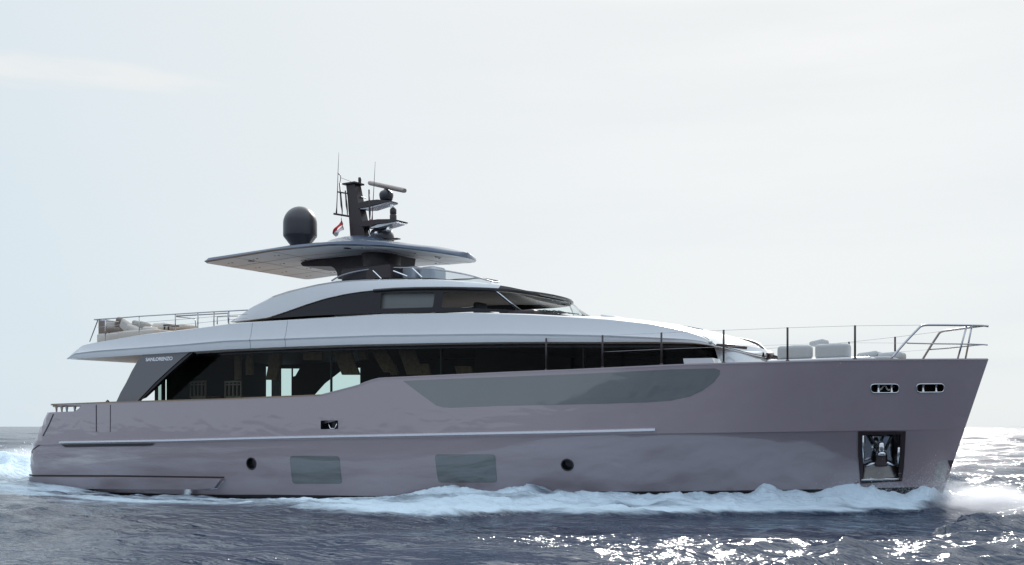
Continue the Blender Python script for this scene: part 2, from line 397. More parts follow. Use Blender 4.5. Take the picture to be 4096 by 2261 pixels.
# bulwark inside, cap rail and decks
mb = MB(); V = []; Fc = []
xnotch = notch[-1][0]+.02
capx = [X for X in np.linspace(x0, xe-.02, 130)]
def inb(X): return max(.0, bU(X, float(zs(X)))-.16)
for s in (-1, 1):
    n = len(V)
    for X in capx:
        z = float(zs(X)); V += [(X, s*(bU(X, z)+.012*min(1, bU(X, z))), z-.02), (X, s*(bU(X, z)+.012*min(1, bU(X, z))), z+.016), (X, s*inb(X), z+.016), (X, s*inb(X), z-.02), (X, s*inb(X), z-.021-(.83 if X < 22 else .15)*min(1, max(0, (X-xnotch)/.1))*min(1, max(0, (xe-1.5-X)/.5)))]
    for i in range(len(capx)-1):
        for k in range(4): a = n+5*i+k; Fc.append((a, a+1, a+6, a+5))
mb.add(V, Fc)
cap = mb.build('cap_rail', [M['hull'], M['teak']], Y)
for p in cap.data.polygons:
    if p.center[0] < at((1290, 1580), -3.7)[0] and p.center[2] > float(zs(p.center[0]))-.03: p.material_index = 1
def sheet(name, rows, m, parent, smooth=False):          # rows of equal-length vertex lists
    n = len(rows[0]); V = [v for r in rows for v in r]
    Fc = [(i*n+k, i*n+k+1, (i+1)*n+k+1, (i+1)*n+k) for i in range(len(rows)-1) for k in range(n-1)]
    return mk(name, V, Fc, m, parent, smooth)
sheet('main_deck', [[(X, s*(inb(X) if X > xnotch else 2.6), float(zs(X))-.86) for s in (-1, 0, 1)] for X in np.linspace(.9, 22, 30)], M['teak'], Y)
sheet('foredeck', [[(X, s*inb(X), float(zs(X))-.16+.05*(1-s*s)) for s in (-1, -.5, 0, .5, 1)] for X in np.linspace(22, xe-.1, 24)], M['teak'], Y)

# quarter rail with stubby posts on the stern
q = [on(p, bU) for p in K(1, (482, 1227), (620, 1224), (760, 1220))]
mb = MB()
mb.tube([(a[0], a[1]+.1, a[2]) for a in q], .05, 8); mb.build('quarter_rail', M['teak'], Y, True)
for xx in (507, 556, 603, 678):
    a = on(K(1, (xx, 1230))[0], bU); mb = MB()
    mb.lathe((a[0], a[1]+.1, 0), [(.06, a[2]), (.05, a[2]-.08), (.035, a[2]-.14), (.035, a[2]-.25), (.05, a[2]-.36)], 10); mb.build('rail_post', M['steel'], Y, True)
a = on(K(1, (985, 1200))[0], bU); mb = MB(); mb.lathe((a[0], a[1]+.1, a[2]-.02), [(.1, 0), (.08, .06), (.03, .12), (.0, .14)], 12); mb.build('stern_light', M['mast'], Y, True)
# far bollards seen through the notch
# seams
def seam(name, pts, b=bU, wd=5.5, m='seam'):
    P = [np.array(p, float) for p in pts]; A = []; B = []
    for i, p in enumerate(P):
        t = P[min(i+1, len(P)-1)]-P[max(0, i-1)]; t /= np.linalg.norm(t); nn = np.array([-t[1], t[0]])*wd/2
        A.append(tuple(p+nn)); B.append(tuple(p-nn))
    return decal(name, A+B[::-1], b, M[m], Y, .003, .25)
seam('panel_seam', K(2, (828, 42), (829, 275)), wd=4); seam('panel_seam', K(2, (950, 42), (948, 275)), wd=3)
seam('corner_seam', K(2, (460, 122), (420, 215), (370, 310)), wd=5)
seam('corner_seam', K(2, (345, 385), (300, 480), (277, 545), (275, 635)), bL, 5)

# rub rail
strip('rub_rail', K(0, *[(x, np.interp(x, [235, 651, 1100, 2400, 2617], [1770, 1763, 1751, 1725, 1719])) for x in np.linspace(235, 2620, 50)]), bU, M['chrome'], Y, .07, .085, .1)
decal('rail_recess', K(2, (525, 383), (1330, 374), (1300, 393), (1240, 397), (560, 407)), bL, M['seam'], Y, .03)
# sponson by the swim platform
slab('swim_platform_wing', XZ(K(2, (212, 684), (250, 660), (1900, 682), (1840, 760), (1700, 772), (1400, 772), (700, 765), (400, 745), (235, 722)), bL, .16), bL, .16, M['hull'], Y)
seam('platform_seam', K(2, (248, 648), (1000, 655), (1930, 668)), bL, 7)
decal('wing_end_trim', K(2, (1900, 690), (1942, 686), (1870, 765), (1800, 772), (1850, 750)), bL, M['chrome'], Y, .01)
# hull glass
decal('hull_window', rounded(K(6, (290, 412), (655, 412), (678, 618), (312, 618)), 14), bL, M['hwin'], Y, .006)
decal('hull_window', rounded(K(6, (1358, 402), (1805, 402), (1820, 608), (1385, 608)), 14), bL, M['hwin'], Y, .006)
decal('bulwark_window', K(0, (1612, 1524), (1700, 1590), (1745, 1622), (1770, 1629), (1800, 1631), (2000, 1623), (2240, 1619), (2427, 1615), (2600, 1609), (2683, 1603), (2760, 1587), (2811, 1562), (2854, 1531), (2878, 1500), (2880, 1482), (2860, 1474), (2683, 1478), (2512, 1487), (2300, 1497), (2000, 1509), (1800, 1516)), bU, M['hwin'], Y, .006, d=.25)

def recess(name, poly, b, depth, m, parent=Y, rim=None, rimr=.02):
    P = densify(poly, .12); V = []; n = len(P)
    for x, z in P: V += [(x, -b(x, z)+.0, z), (x, -b(x, z)+depth, z)]
    Fc = [(2*i, 2*((i+1) % n), 2*((i+1) % n)+1, 2*i+1) for i in range(n)]+[tuple(2*i+1 for i in range(n))]
    o = mk(name, V, Fc, m, parent)
    if rim:
        mb = MB(); pp = [(x, -b(x, z)-.006, z) for x, z in P]; mb.tube(pp+[pp[0], pp[1]], rimr, 6, cap=False)
        r = mb.build(name.split('_')[0]+'_rim', rim, o, True)
    return o
for ph in (ph1, ph2): recess('porthole', ph, bL, .1, M['black'], rim=M['mast'])
f1 = recess('fairlead', fair1, bU, .5, M['dark'], rim=M['steel'], rimr=.015)
f2 = recess('fairlead', fair2, bU, .5, M['dark'], rim=M['steel'], rimr=.015)
for f_, xs__ in ((f1, (1196, 1322)), (f2, (1616, 1740))):
    for xx in xs__:
        a = on(K(8, (xx, 868))[0], bU); t_ = on(K(8, (xx, 795))[0], bU); h = t_[2]-a[2]; mb = MB()
        mb.lathe((a[0], a[1]+.14, a[2]), [(.055, 0), (.05, h*.15), (.028, h*.5), (.03, h*.8), (.055, h)], 12); mb.build('roller', M['steel'], f_, True)
a = on(K(8, (1215, 850))[0], bU); b_ = on(K(8, (1290, 845))[0], bU)
mb = MB(); mb.tube(spline([a+[0, .12, .02], (a+b_)/2+[0, .2, .12], b_+[0, .15, 0], b_+[.1, .3, .1]], 16), .02, 6); mb.build('mooring_line', M['fabric'], f1, True)
cr = recess('cleat_recess', cleat, bU, .25, M['black'])
mb = MB(); mb.tube([on(p, bU)+[0, .05, 0] for p in K(6, (572, 178), (584, 212), (616, 212), (632, 176))], .022, 6); mb.build('cleat', M['steel'], cr, True)
# anchor pocket
pk = recess('anchor_pocket', pocket, bL, .42, M['grey'])
fr = K(12, (262, 242), (864, 238), (838, 700), (815, 870), (292, 902), (262, 545)); inn = K(12, (322, 285), (800, 280), (778, 700), (770, 862), (322, 868), (322, 545))
P, T, loops = cdt(XZ(fr, bL, .03), [XZ(inn, bL, .03)], .2); V = [(x, -(bL(x, z)+.03), z) for x, z in P]; mk('pocket_frame', V, T, M['mast'], pk, True)
mb = MB()
for s_ in (K(12, (322, 290), (326, 640)), K(12, (775, 440), (762, 640))): mb.tube([on(p, bL) for p in s_], .03, 6)
mb.tube([on(p, bL) for p in K(12, (300, 850), (770, 838))], .035, 6); mb.build('pocket_guide', M['steel'], pk, True)
g = lambda x, y, o=-.1: on(K(12, (x, y))[0], bL, o)
an = thing('anchor', g(550, 520), 'stainless steel anchor stowed in the dark pocket low on the bow', 'anchor')
def aparent(o, par):
    o.parent = par; o.matrix_parent_inverse = Matrix.Translation(par.location).inverted(); return o
mb = MB(); mb.tube([g(550, 375), g(552, 480), g(553, 550)], [.07, .085, .06], 12); mb.lathe(g(552, 520), [(.0, -.05), (.12, -.04), (.12, .04), (0, .05)], 14); aparent(mb.build('shank', M['steel'], None, True), an)
mb = MB(); c0 = g(556, 605); mb.box(c0, (.24, .2, .3), bev=.03); aparent(mb.build('crown', M['mast'], None), an)
mb = MB(); mb.tube([g(490, 632), g(420, 655), g(340, 682)], [.035, .03, .02], 8); mb.tube([g(610, 632), g(680, 655), g(752, 682)], [.035, .03, .02], 8); aparent(mb.build('stock', M['chrome'], None, True), an)
rows = []
for v in np.linspace(0, 1, 8):
    l_ = g(340-20*v, 690+150*v, -.2+.14*v); r_ = g(748+14*v, 690+145*v, -.2+.14*v)
    rows.append([tuple(l_+(r_-l_)*u+np.array([0, -.10*math.sin(math.pi*u), .07*math.sin(math.pi*u)*(1-v)])) for u in np.linspace(0, 1, 12)])
aparent(sheet('fluke_plate', rows, mat('worn_steel', (.22, .21, .2), .3, 1, bump=.3, bscale=6), None, True), an)
mb = MB(); mb.tube([g(412, 295), g(505, 470)], .035, 6); mb.tube([g(690, 292), g(603, 470)], .035, 6); mb.tube([g(420, 292), g(670, 290)], .03, 6); mb.build('pocket_bracket', M['black'], pk, True)
rows = [[tuple(g(x, y, -.38+.1*((y-300)/400))) for x in np.linspace(335, 775, 10)] for y in np.linspace(290, 690, 6)]
sheet('pocket_lining', rows, M['steel'], pk, True)
# stem plate
decal('stem_plate', K(12, (1270, 625), (1300, 610), (1395, 606), (1400, 690), (1370, 800), (1350, 880), (1190, 880), (1215, 830), (1205, 780), (1235, 730), (1228, 690), (1255, 670)), bL, mat('wet_steel', (.34, .34, .34), .45, .6, bump=.8, bscale=12, var=.3, vscale=6), Y, .006, d=.15)
decal('stem_eye', K(12, (1395, 608), (1470, 604), (1455, 660), (1430, 705), (1405, 650)), bL, M['seam'], Y, .006, d=.15)

# ================================================================ UPPER DECK BAND
XN = 27.5
def bw(X, Z=0):
    if X < 14: return 3.62-.02*(14-X)*.6
    t = min(1, (X-14)/(XN-14)); return 3.62*max(0, 1-t**6.0)**.45
_bwfar = lambda X, Z: bw(min(X, XN-.05))
bt_px = K(0, (267, 1435), (290, 1405), (316, 1380), (363, 1369), (542, 1338), (769, 1311), (922, 1290), (1079, 1281), (1514, 1254), (1894, 1248), (2106, 1254), (2300, 1266), (2427, 1274), (2600, 1293), (2720, 1318), (2811, 1345), (2860, 1372))
bz_px = K(0, (267, 1436), (384, 1430), (580, 1418), (760, 1407), (900, 1398), (1100, 1389), (1378, 1379), (1715, 1372), (2000, 1368), (2384, 1368), (2811, 1372), (2870, 1375))
bc_px = K(0, (267, 1435.5), (300, 1415), (384, 1405), (726, 1380), (900, 1365), (1514, 1343), (2000, 1337), (2384, 1343), (2640, 1354), (2811, 1362), (2870, 1374))
def droop(f): return lambda X: f(X)-.26*max(0, (X-26.3)/1.2)**2
zt_, zbt, zc = droop(line(bt_px, _bwfar)), droop(line(bz_px, _bwfar)), droop(line(bc_px, _bwfar))
XT = on((267, 1435), _bwfar)[0]; XE = on((2860, 1374), _bwfar)[0]
Xs = np.concatenate([np.linspace(XT, XT+1.2, 10), np.linspace(XT+1.4, 24, 70), np.linspace(24.1, 26.6, 20), 26.6+(XN-.001-26.6)*np.sin(np.linspace(.06, math.pi/2, 26))])
mb = MB(); V = []; Fc = []; prof = []
for s in (-1, 1):
    n = len(V)
    for X in Xs:
        B = bw(X); t, c, b0 = float(zt_(X)), float(zc(X)), float(zbt(X)); c = min(max(c, b0+.002), t-.002); k = min(1, (t-b0)/.4)
        V += [(X, s*max(0, B-.45*k), t+.02*k), (X, s*max(0, B-.20*k), t), (X, s*max(0, B-.13*k), t-.05*(t-c)), (X, s*(B-.05*k), c+.25*(t-c)), (X, s*B, c+.015*k), (X, s*(B-.03*k), c-.035*k), (X, s*(B-.028*k), (c+b0)/2), (X, s*(B-.04*k), b0), (X, s*(B-.12*k), b0-.01)]
    for i in range(len(Xs)-1):
        for k in range(8): a = n+9*i+k; Fc.append((a, a+1, a+10, a+9))
mb.add(V, Fc); band = mb.build('upper_deck_side', M['white'], Y, auto=22)
# aft edge, deck and soffit of the overhang
def bX(X): return bw(X)
sheet('soffit', [[(X, s*max(0, bX(X)-.12), float(zbt(X))-.008) for s in (-1, -.6, -.2, .2, .6, 1)] for X in Xs], M['soffit'], Y)
# coach roof nose: domed forward part of the deck
ctr = K(0, (2106, 1254), (2300, 1264), (2427, 1272), (2670, 1299), (2820, 1319), (2897, 1335), (2970, 1356), (3030, 1385), (3075, 1420))
cc = np.array([at(p, 1.2) for p in ctr]); 
rows = []
for X in np.concatenate([np.linspace(19.5, 26.6, 40), 26.6+(XN-.001-26.6)*np.sin(np.linspace(.06, math.pi/2, 26))]):
    ze = float(zt_(X)); zc_ = float(np.interp(X, cc[:, 0], cc[:, 2]))+0; B = max(0, bw(X)-.45*min(1, (ze-float(zbt(X)))/.4))
    w_ = min(1, max(0, (X-21.5)/2.5)); w_ = w_*w_*(3-2*w_); zc_ = max(ze+(zc_-ze)*w_, ze+.03)
    rows.append([(X, u*B, zc_+(ze+.02-zc_)*abs(u)**2.1) for u in np.linspace(-1, 1, 17)])
sheet('coach_roof', rows, M['white'], Y, True)
sheet('aft_sun_deck', [[(X, s*(bX(X)-.4), float(zt_(X))-.02) for s in (-1, -.5, 0, .5, 1)] for X in np.linspace(XT+.9, 20, 30)], M['teak'], Y)
for xx, y0, y1 in ((1079, 1284, 1384), (985, 1290, 1392)): pass
seam2 = lambda pts: decal('deck_joint', pts, lambda X, Z: bw(X)-.03, M['seam'], Y, .05)
# panel joints
def joint(xp, ya, yb):
    a = on((xp, ya), _bwfar); c = float(zc(a[0])); t = float(zt_(a[0])); b0 = float(zbt(a[0])); B = bw(a[0]); X = a[0]; wd = .012
    pr_ = [(B-.128, t-.05*(t-c)), (B-.048, c+.25*(t-c)), (B+.003, c+.015), (B-.025, (c+b0)/2), (B-.037, b0)]
    sheet('panel_joint', [[(X, -y, z), (X+wd, -y, z)] for y, z in pr_], M['seam'], Y)
joint(998, 1330, 0); joint(1138, 1330, 0)

# ================================================================ SALON (main deck)
def bs(X, Z=0):
    if X < 15: return 2.8
    t = min(1, (X-15)/(27.25-15)); return 2.8*max(0, 1-t**6)**.45
XA = at((655, 1500), -2.8)[0]
zf = lambda X: float(zs(X))-.9
XF = 26.75
gx = np.linspace(XA, XF, 60)
gtop = [(X, float(zbt(X))-.03) for X in gx]; gbot = [(X, zf(X)) for X in gx[::-1]]
skin('salon_window', gtop+gbot, [], bs, M['sglass'], Y, d=.4, mirror=False)
mb = MB()
for X in gx[::1]: pass
V = []; Fc = []                                           # header trim over the glass
for X in gx: V += [(X, -bs(X)-.03, float(zbt(X))-.0), (X, -bs(X)-.03, float(zbt(X))-.10)]
Fc = [(2*i, 2*i+2, 2*i+3, 2*i+1) for i in range(len(gx)-1)]
mk('window_header', V, Fc, M['black'], Y)
# interior shell: floor, ceiling, forward bulkhead, port wall with its windows
def px_port(pts, y=2.78): r = [at(p, y) for p in pts]; return [(a[0], a[2]) for a in r]
pw = [px_port(K(5, (298, 768), (340, 768), (342, 992), (302, 992))),
      px_port(K(5, (412, 782), (486, 782), (486, 992), (412, 992))), px_port(K(5, (499, 782), (545, 782), (515, 835), (499, 840))),
      px_port(K(5, (640, 995), (735, 890), (878, 780), (992, 776), (992, 995)))]
pwall = lambda X, Z: 2.8
zlo, zhi = .6, 4.6
def wallpoly(x0_, x1_): return [(x0_, zlo), (x1_, zlo)]+[(X, float(zbt(X))-.01) for X in np.linspace(x1_, x0_, 20)]
inner_x0 = XA-3.2
P, T, lp = cdt(wallpoly(XA, 26.7), pw, .6)
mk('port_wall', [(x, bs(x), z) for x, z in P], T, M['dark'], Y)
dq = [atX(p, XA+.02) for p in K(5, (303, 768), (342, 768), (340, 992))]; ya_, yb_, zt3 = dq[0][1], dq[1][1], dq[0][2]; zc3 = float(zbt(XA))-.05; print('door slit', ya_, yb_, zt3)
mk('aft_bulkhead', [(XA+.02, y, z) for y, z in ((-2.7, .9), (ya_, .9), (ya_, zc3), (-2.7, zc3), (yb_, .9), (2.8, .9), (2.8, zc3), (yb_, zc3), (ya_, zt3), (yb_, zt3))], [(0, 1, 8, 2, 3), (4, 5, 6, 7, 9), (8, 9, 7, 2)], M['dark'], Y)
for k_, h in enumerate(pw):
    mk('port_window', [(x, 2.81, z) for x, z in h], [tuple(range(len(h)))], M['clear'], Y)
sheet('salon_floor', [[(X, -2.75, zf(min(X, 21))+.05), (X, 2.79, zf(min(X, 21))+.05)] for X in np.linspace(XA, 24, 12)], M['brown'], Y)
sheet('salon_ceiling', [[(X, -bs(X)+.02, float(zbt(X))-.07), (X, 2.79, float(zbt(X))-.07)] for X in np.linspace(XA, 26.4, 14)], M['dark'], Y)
mk('salon_bulkhead', [(20, -2.55, .6), (20, 2.8, .6), (20, 2.8, 4.4), (20, -2.55, 4.4)], [(0, 1, 2, 3)], M['brown'], Y)
# aft glass doors with post
a = at((655, 1500), -2.8)[0]
mb = MB(); zz0 = zf(a); zz1 = float(zbt(a)); 
for yy in (-2.8,): mb.box((a-.02, yy, (zz0+zz1)/2), (.1, .1, zz1-zz0))
mb.build('door_frame', M['black'], Y)
# a tinted side screen just aft of the doors
p = [at(q_, -2.8) for q_ in K(1, (1455, 1000), (1478, 1000), (1478, 1190), (1455, 1190))]
mb = MB(); mb.prism([(p[0][0], p[0][2]), (p[1][0], p[1][2]), (p[2][0], p[2][2]-.2), (p[3][0], p[3][2]-.2)], -2.83, -2.78); mb.build('screen_frame', M['brown'], Y)
mk('side_screen', [(p[1][0], -2.8, p[1][2]), (XA-.05, -2.8, p[1][2]+.55), (XA-.05, -2.8, p[2][2]-.3), (p[1][0], -2.8, p[2][2]-.3)], [(0, 1, 2, 3)], glass('screen_glass', (.42, .55, .48)), Y)
# mullions faintly seen, brown strips inside stand in for reflections in the glass
for xp in (1320, 1760, 2330):
    a = on((xp, 1440), bs); mb = MB(); mb.box((a[0], -bs(a[0])+.06, (zf(a[0])+float(zbt(a[0])))/2), (.05, .06, float(zbt(a[0]))-zf(a[0])-.1)); mb.build('mullion', M['dark'], Y)
refl = mat('reflection_brown', (.24, .15, .10), .85, var=.6, vscale=9)
for xa, xb, ya, yb, lean in ((1085, 1128, 1408, 1520, -20), (1330, 1400, 1395, 1500, 40), (1590, 1655, 1385, 1500, 40), (1480, 1540, 1390, 1490, 55), (1215, 1290, 1408, 1440, 0), (1655, 1715, 1455, 1500, 10), (1820, 1885, 1465, 1498, 10), (1096, 1120, 1404, 1470, -15), (985, 1010, 1404, 1500, 0), (1430, 1460, 1388, 1440, 10), (1555, 1580, 1460, 1500, 10), (940, 960, 1402, 1520, 0)):
    rows = []
    for v in np.linspace(0, 1, 3):
        r_ = []
        for k_, u in enumerate(np.linspace(0, 1, 15)):
            q_ = at((xa+(xb-xa)*u+lean*v, ya+(yb-ya)*v), -2.3); r_.append((q_[0], -2.3+(.09 if k_ % 2 else -.03), q_[2]))
        rows.append(r_)
    sheet('glass_reflection', rows, refl, Y)

# ---- side wing strut with the builder's lettering
st = K(1, (1345, 745), (1785, 716), (1700, 782), (1590, 880), (1450, 1010), (1360, 1105), (1283, 1185), (1088, 1190), (1130, 1100), (1180, 1012), (1235, 900), (1290, 805))
pz = [at(p, -3.45) for p in st]; mb = MB(); mb.prism(pz, -3.45, -3.3); strut = mb.build('wing_strut', M['grey'], Y)
tr = K(1, (1785, 716), (1700, 782), (1590, 880), (1450, 1010), (1360, 1105), (1283, 1185), (1305, 1165), (1345, 1150), (1475, 1030), (1610, 905), (1730, 800), (1810, 730))
mb = MB(); mb.prism([at(p, -3.4) for p in tr], -3.42, -3.28); mb.build('strut_edge', M['black'], strut)
cu = bpy.data.curves.new('letters', 'FONT'); cu.body = "SANLORENZO"; cu.size = 1; cu.offset = .03; cu.extrude = .01
to = bpy.data.objects.new('letters_tmp', cu); COL.objects.link(to); bpy.context.view_layer.update()
me = bpy.data.meshes.new_from_object(to.evaluated_get(bpy.context.evaluated_depsgraph_get())); bpy.data.objects.remove(to)
co = np.zeros(len(me.vertices)*3); me.vertices.foreach_get('co', co); co = co.reshape(-1, 3)
A_, B_, C_ = [at(q_, -3.456) for q_ in K(1, (1367, 811), (1617, 799), (1368, 777))]
u = (co[:, 0]-co[:, 0].min())/np.ptp(co[:, 0]); v = (co[:, 1]-co[:, 1].min())/np.ptp(co[:, 1])
X_ = A_[0]+u*(B_[0]-A_[0]); Z_ = A_[2]+u*(B_[2]-A_[2])+v*(C_[2]-A_[2])
out = np.stack([X_, -3.456-co[:, 2]*.5, Z_], 1); me.vertices.foreach_set('co', out.ravel()); me.update(); me.materials.clear()
link('lettering', me, mat('white_letters', (.8, .8, .82), .4), strut, False)

# ================================================================ WHEELHOUSE
WB = 2.75
def ww(X, Z=5.5):
    k = .0 if Z < 5.2 else (Z-5.2)*.16
    if X < 15: return WB-k
    t = min(1, (X-15)/(21.05-15)); return (WB)*max(0, 1-t**8)**.42-k
W_ = lambda X, Z: max(.03, ww(min(X, 21.049), Z))
arch_t = K(5, (40, 436), (120, 372), (200, 312), (330, 248), (450, 208), (560, 181), (660, 158), (760, 141), (880, 129), (1000, 122), (1200, 117), (1400, 117), (1560, 121), (1700, 129), (1830, 142), (1960, 158), (2090, 180), (2220, 207), (2380, 242), (2510, 284))
arch_b = K(5, (40, 438), (200, 424), (320, 408), (460, 362), (600, 312), (740, 268), (880, 236), (1000, 217), (1100, 206), (1250, 195), (1400, 190), (1600, 188), (1800, 191), (2000, 198), (2200, 219), (2350, 246), (2512, 290))
# side: roof eave wraps round the front
ta, ba = line(arch_t[:-2], W_), line(arch_b[:-1], W_)
Xa0 = on(arch_t[0], W_)[0]; 
XW = 21.049
gxs = np.concatenate([np.linspace(Xa0, 20.0, 70), 20.0+1.049*np.sin(np.linspace(.05, math.pi/2, 40))])
V = []; Fc = []; mb = MB()
for s in (-1, 1):
    n = len(V)
    for X in gxs:
        t, b0 = float(ta(X)), float(ba(X)); t = max(t, b0+.01); h = t-b0
        y0 = W_(X, b0); V += [(X, s*max(0, y0-.55), t+.06*min(1, h*2)*min(1, y0/1.6)**2*min(1, max(0, (20.2-X)/2.2))), (X, s*max(.0, y0-.22*min(1, h*3)), t), (X, s*max(0, y0-.06), t-.16*h), (X, s*(y0+.03), b0+.25*h), (X, s*(y0+.05), b0), (X, s*max(0, y0-.1), b0-.01)]
    for i in range(len(gxs)-1):
        for k in range(5): a = n+6*i+k; Fc.append((a, a+1, a+7, a+6))
mb.add(V, Fc); roof_side = mb.build('roof_arch', [M['white'], M['mast']], Y, auto=30)
for p_ in roof_side.data.polygons: p_.material_index = int(p_.center[0] > 20.45)
mb = MB(); 
rows = [[(X, u*max(.0, W_(X, float(ba(X)))-.5), max(float(ta(X)), float(ba(X))+.01)+(.06+.10*(1-u*u))*min(1, W_(X, 5.8)/1.6)**2*min(1, max(0, (20.2-X)/2.2))) for u in np.linspace(-1, 1, 9)] for X in gxs]
wr_ = sheet('wheelhouse_roof', rows, [M['white'], M['mast']], Y, True)
for p_ in wr_.data.polygons: p_.material_index = int(p_.center[0] > 20.45)
rows = [[(X, u*max(.0, W_(X, float(ba(X)))-.05), float(ba(X))-.005) for u in np.linspace(-1, 1, 9)] for X in gxs]
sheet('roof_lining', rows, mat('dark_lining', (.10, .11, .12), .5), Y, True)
# black fascia under the brow
bxs = [X for X in gxs if X > 16.2]
bpts = [(X, -W_(X, float(ba(X)))-.055, float(ba(X))) for X in bxs]+[(X, W_(X, float(ba(X)))+.055, float(ba(X))) for X in bxs[::-1]]
V = []
for x_, y_, z_ in bpts: V += [(x_, y_, z_+.03), (x_+(.03 if x_ > 21 else 0), y_*1.01, z_-.01), (x_, y_, z_-.05), (x_-.1, y_*.95, z_-.05)]
mk('brow_trim', V, [(4*i+k, 4*i+4+k, 4*i+5+k, 4*i+1+k) for i in range(len(bpts)-1) for k in range(3)], M['black'], Y)
# side band: dark panel with two panes
lo = K(5, (330, 412), (600, 395), (900, 381), (1130, 373), (1500, 368), (1900, 366), (2195, 372))
up = K(5, (2195, 362), (1992, 206), (1800, 193), (1600, 190), (1400, 192), (1250, 197), (1100, 208), (1000, 219), (880, 238), (740, 270), (600, 314), (460, 364), (340, 406))
p1 = K(5, (1152, 224), (1545, 220), (1530, 330), (1140, 341)); p2 = K(5, (1612, 219), (1985, 216), (2090, 300), (2150, 352), (1900, 340), (1595, 331))
poly = XZ(lo+up, W_); h1 = XZ(rounded(p1, 4, 3), W_); h2 = XZ(rounded(p2, 4, 3), W_)
wp = skin('wheelhouse_side', poly, [h1, h2], W_, M['black'], Y, d=.3, mirror=False)
q1 = [at(p, 2.6) for p in K(5, (1120, 222), (1560, 212), (1560, 350), (1120, 350))]; q2 = [at(p, 2.55) for p in K(5, (1585, 212), (2330, 216), (2400, 345), (1585, 350))]; q2[2][2] = 5.3; q2[3][2] = 5.3; q2[1][0] = 20.3; q2[2][0] = 20.75
hp = [[(a[0], a[2]) for a in q_] for q_ in (q1, q2)]; zc_ = lambda X: float(ba(X))
hp = [[(x, min(z, float(ba(x))-.08)) for x, z in h] for h in hp]
skin('wheelhouse_side', poly, hp, W_, M['black'], Y, d=.3, mirror=False, sides=(1,))
wc = [h1, h2]
for h in wc: skin('wheelhouse_window', h, [], W_, M['wglass'], Y, off=-.01, d=.4, mirror=False)
mb = MB(); mb.tube([on(p, W_, .01) for p in K(5, (1992, 206), (2095, 290), (2200, 368))], .02, 6); mb.build('screen_pillar', M['chrome'], Y, True)
# windscreen wrapping round the front
bs_x = on(K(5, (2205, 370))[0], W_)[0]; ts_x = on(K(5, (1995, 208))[0], W_)[0]
baseZ = on(K(5, (2205, 370))[0], W_)[2]
rows = []
for v in np.linspace(0, 1, 8):
    r_ = []
    xs0 = bs_x+(ts_x-bs_x)*v; nose = 22.1-1.2*v; z_ = None
    for u in np.linspace(-1, 1, 33):
        an_ = u*math.pi/2; yb = W_(xs0, 5.2)-.25*v
        X = xs0+(nose-xs0)*math.cos(an_)**.7; zz_ = baseZ-.02+(float(ba(min(xs0+ (nose-xs0)*math.cos(an_)**.7, XW)))-baseZ)*v
        r_.append((X, yb*math.sin(an_), zz_))
    rows.append(r_)
sheet('windscreen', rows, M['clear'], Y, True)
# dash and helm seen through the glass
mb = MB(); mb.box((20.9, 0, baseZ-.12), (1.2, 3.8, .3), bev=.08); mb.build('helm_console', M['mast'], Y)
mb = MB(); mb.box((19.2, -.9, baseZ-.1), (.5, .6, .5), bev=.1); mb.box((19.0, -.9, baseZ+.15), (.18, .55, .6), bev=.07); mb.build('helm_seat', M['mast'], Y)
mb = MB(); mb.box((Xa0+4.0, 0, 5.6), (.08, 4.0, 1.2)); mb.build('wheelhouse_bulkhead', M['ceiling'], Y)
bl_ = [on(p, W_, -.12) for p in K(5, (1140, 215), (1560, 212), (1550, 345), (1130, 350))]
mk('window_blind', bl_, [(0, 1, 2, 3)], mat('grey_blind', (.42, .41, .39), .8), Y)
sheet('wheelhouse_floor', [[(X, -2.4, baseZ-.3), (X, 2.4, baseZ-.3)] for X in np.linspace(12, 21.5, 6)], M['mast'], Y)
# wipers and hatch gear on the coach roof
mb = MB(); random.seed(3)
for k in range(7):
    a = at(K(7, (285+k*45, 345+k*3))[0], -1.6+.2*k); mb.tube([a, a+[.25, .1, .02+.06*random.random()], a+[.5, .3, -.02]], .014, 5)
mb.build('windscreen_wiper', M['black'], Y)
a = at(K(7, (1045, 395))[0], -.6); mb = MB(); mb.box(a+[0, 0, .0], (.45, .5, .07), Matrix.Rotation(.18, 3, 'Y'), .03); mb.tube([a+[.1, 0, 0], a+[.15, 0, -.2]], .03, 6); mb.build('roof_hatch', M['steel'], Y)
mb = MB(); mb.tube([at(p, -.9)+[0, 0, 0] for p in K(7, (1130, 412), (1400, 446), (1590, 465), (1780, 488), (1900, 512))], .018, 6); mb.build('roof_grab_rail', M['rail'], Y, True)

# front end of the deckhouse: brow bar, raked glass nose, dark port pillar
rows = []
for v in np.linspace(0, 1, 8):
    r_ = []
    for u in np.linspace(-1, 1, 31):
        an_ = u*math.pi/2; x0_ = 26.72+.3*v; nx = 27.3+.4*v
        yb = 1.5+.15*v; r_.append((x0_+(nx-x0_)*math.cos(an_)**.5, yb*math.sin(an_), 4.12-.75*v))
    rows.append(r_)
sheet('front_window', rows, mat('front_glass', (.5, .54, .58), .06, 0, 1), Y, True)
mb = MB(); mb.tube([at(p, -2.1+.3*i) for i, p in enumerate(K(7, (2030, 655), (2150, 664), (2310, 684)))], [.03, .045, .04], 8); mb.build('front_brow', M['brown'], Y, True)
mb = MB(); xs_p = np.concatenate([np.linspace(25.2, 26.8, 8), 26.8+(XN-.01-26.8)*np.sin(np.linspace(.1, math.pi/2, 14))])
pl_ = [(X, bw(X)-.03, float(zt_(X))+.03) for X in xs_p]+[(XN, y, float(zt_(XN))+.02) for y in (1.2, .6)]
mb.tube(pl_, list(np.interp(np.linspace(0, 1, len(pl_)), [0, .35, .8, 1], [.01, .07, .10, .04])), 8); mb.build('front_pillar', M['mast'], Y, True)
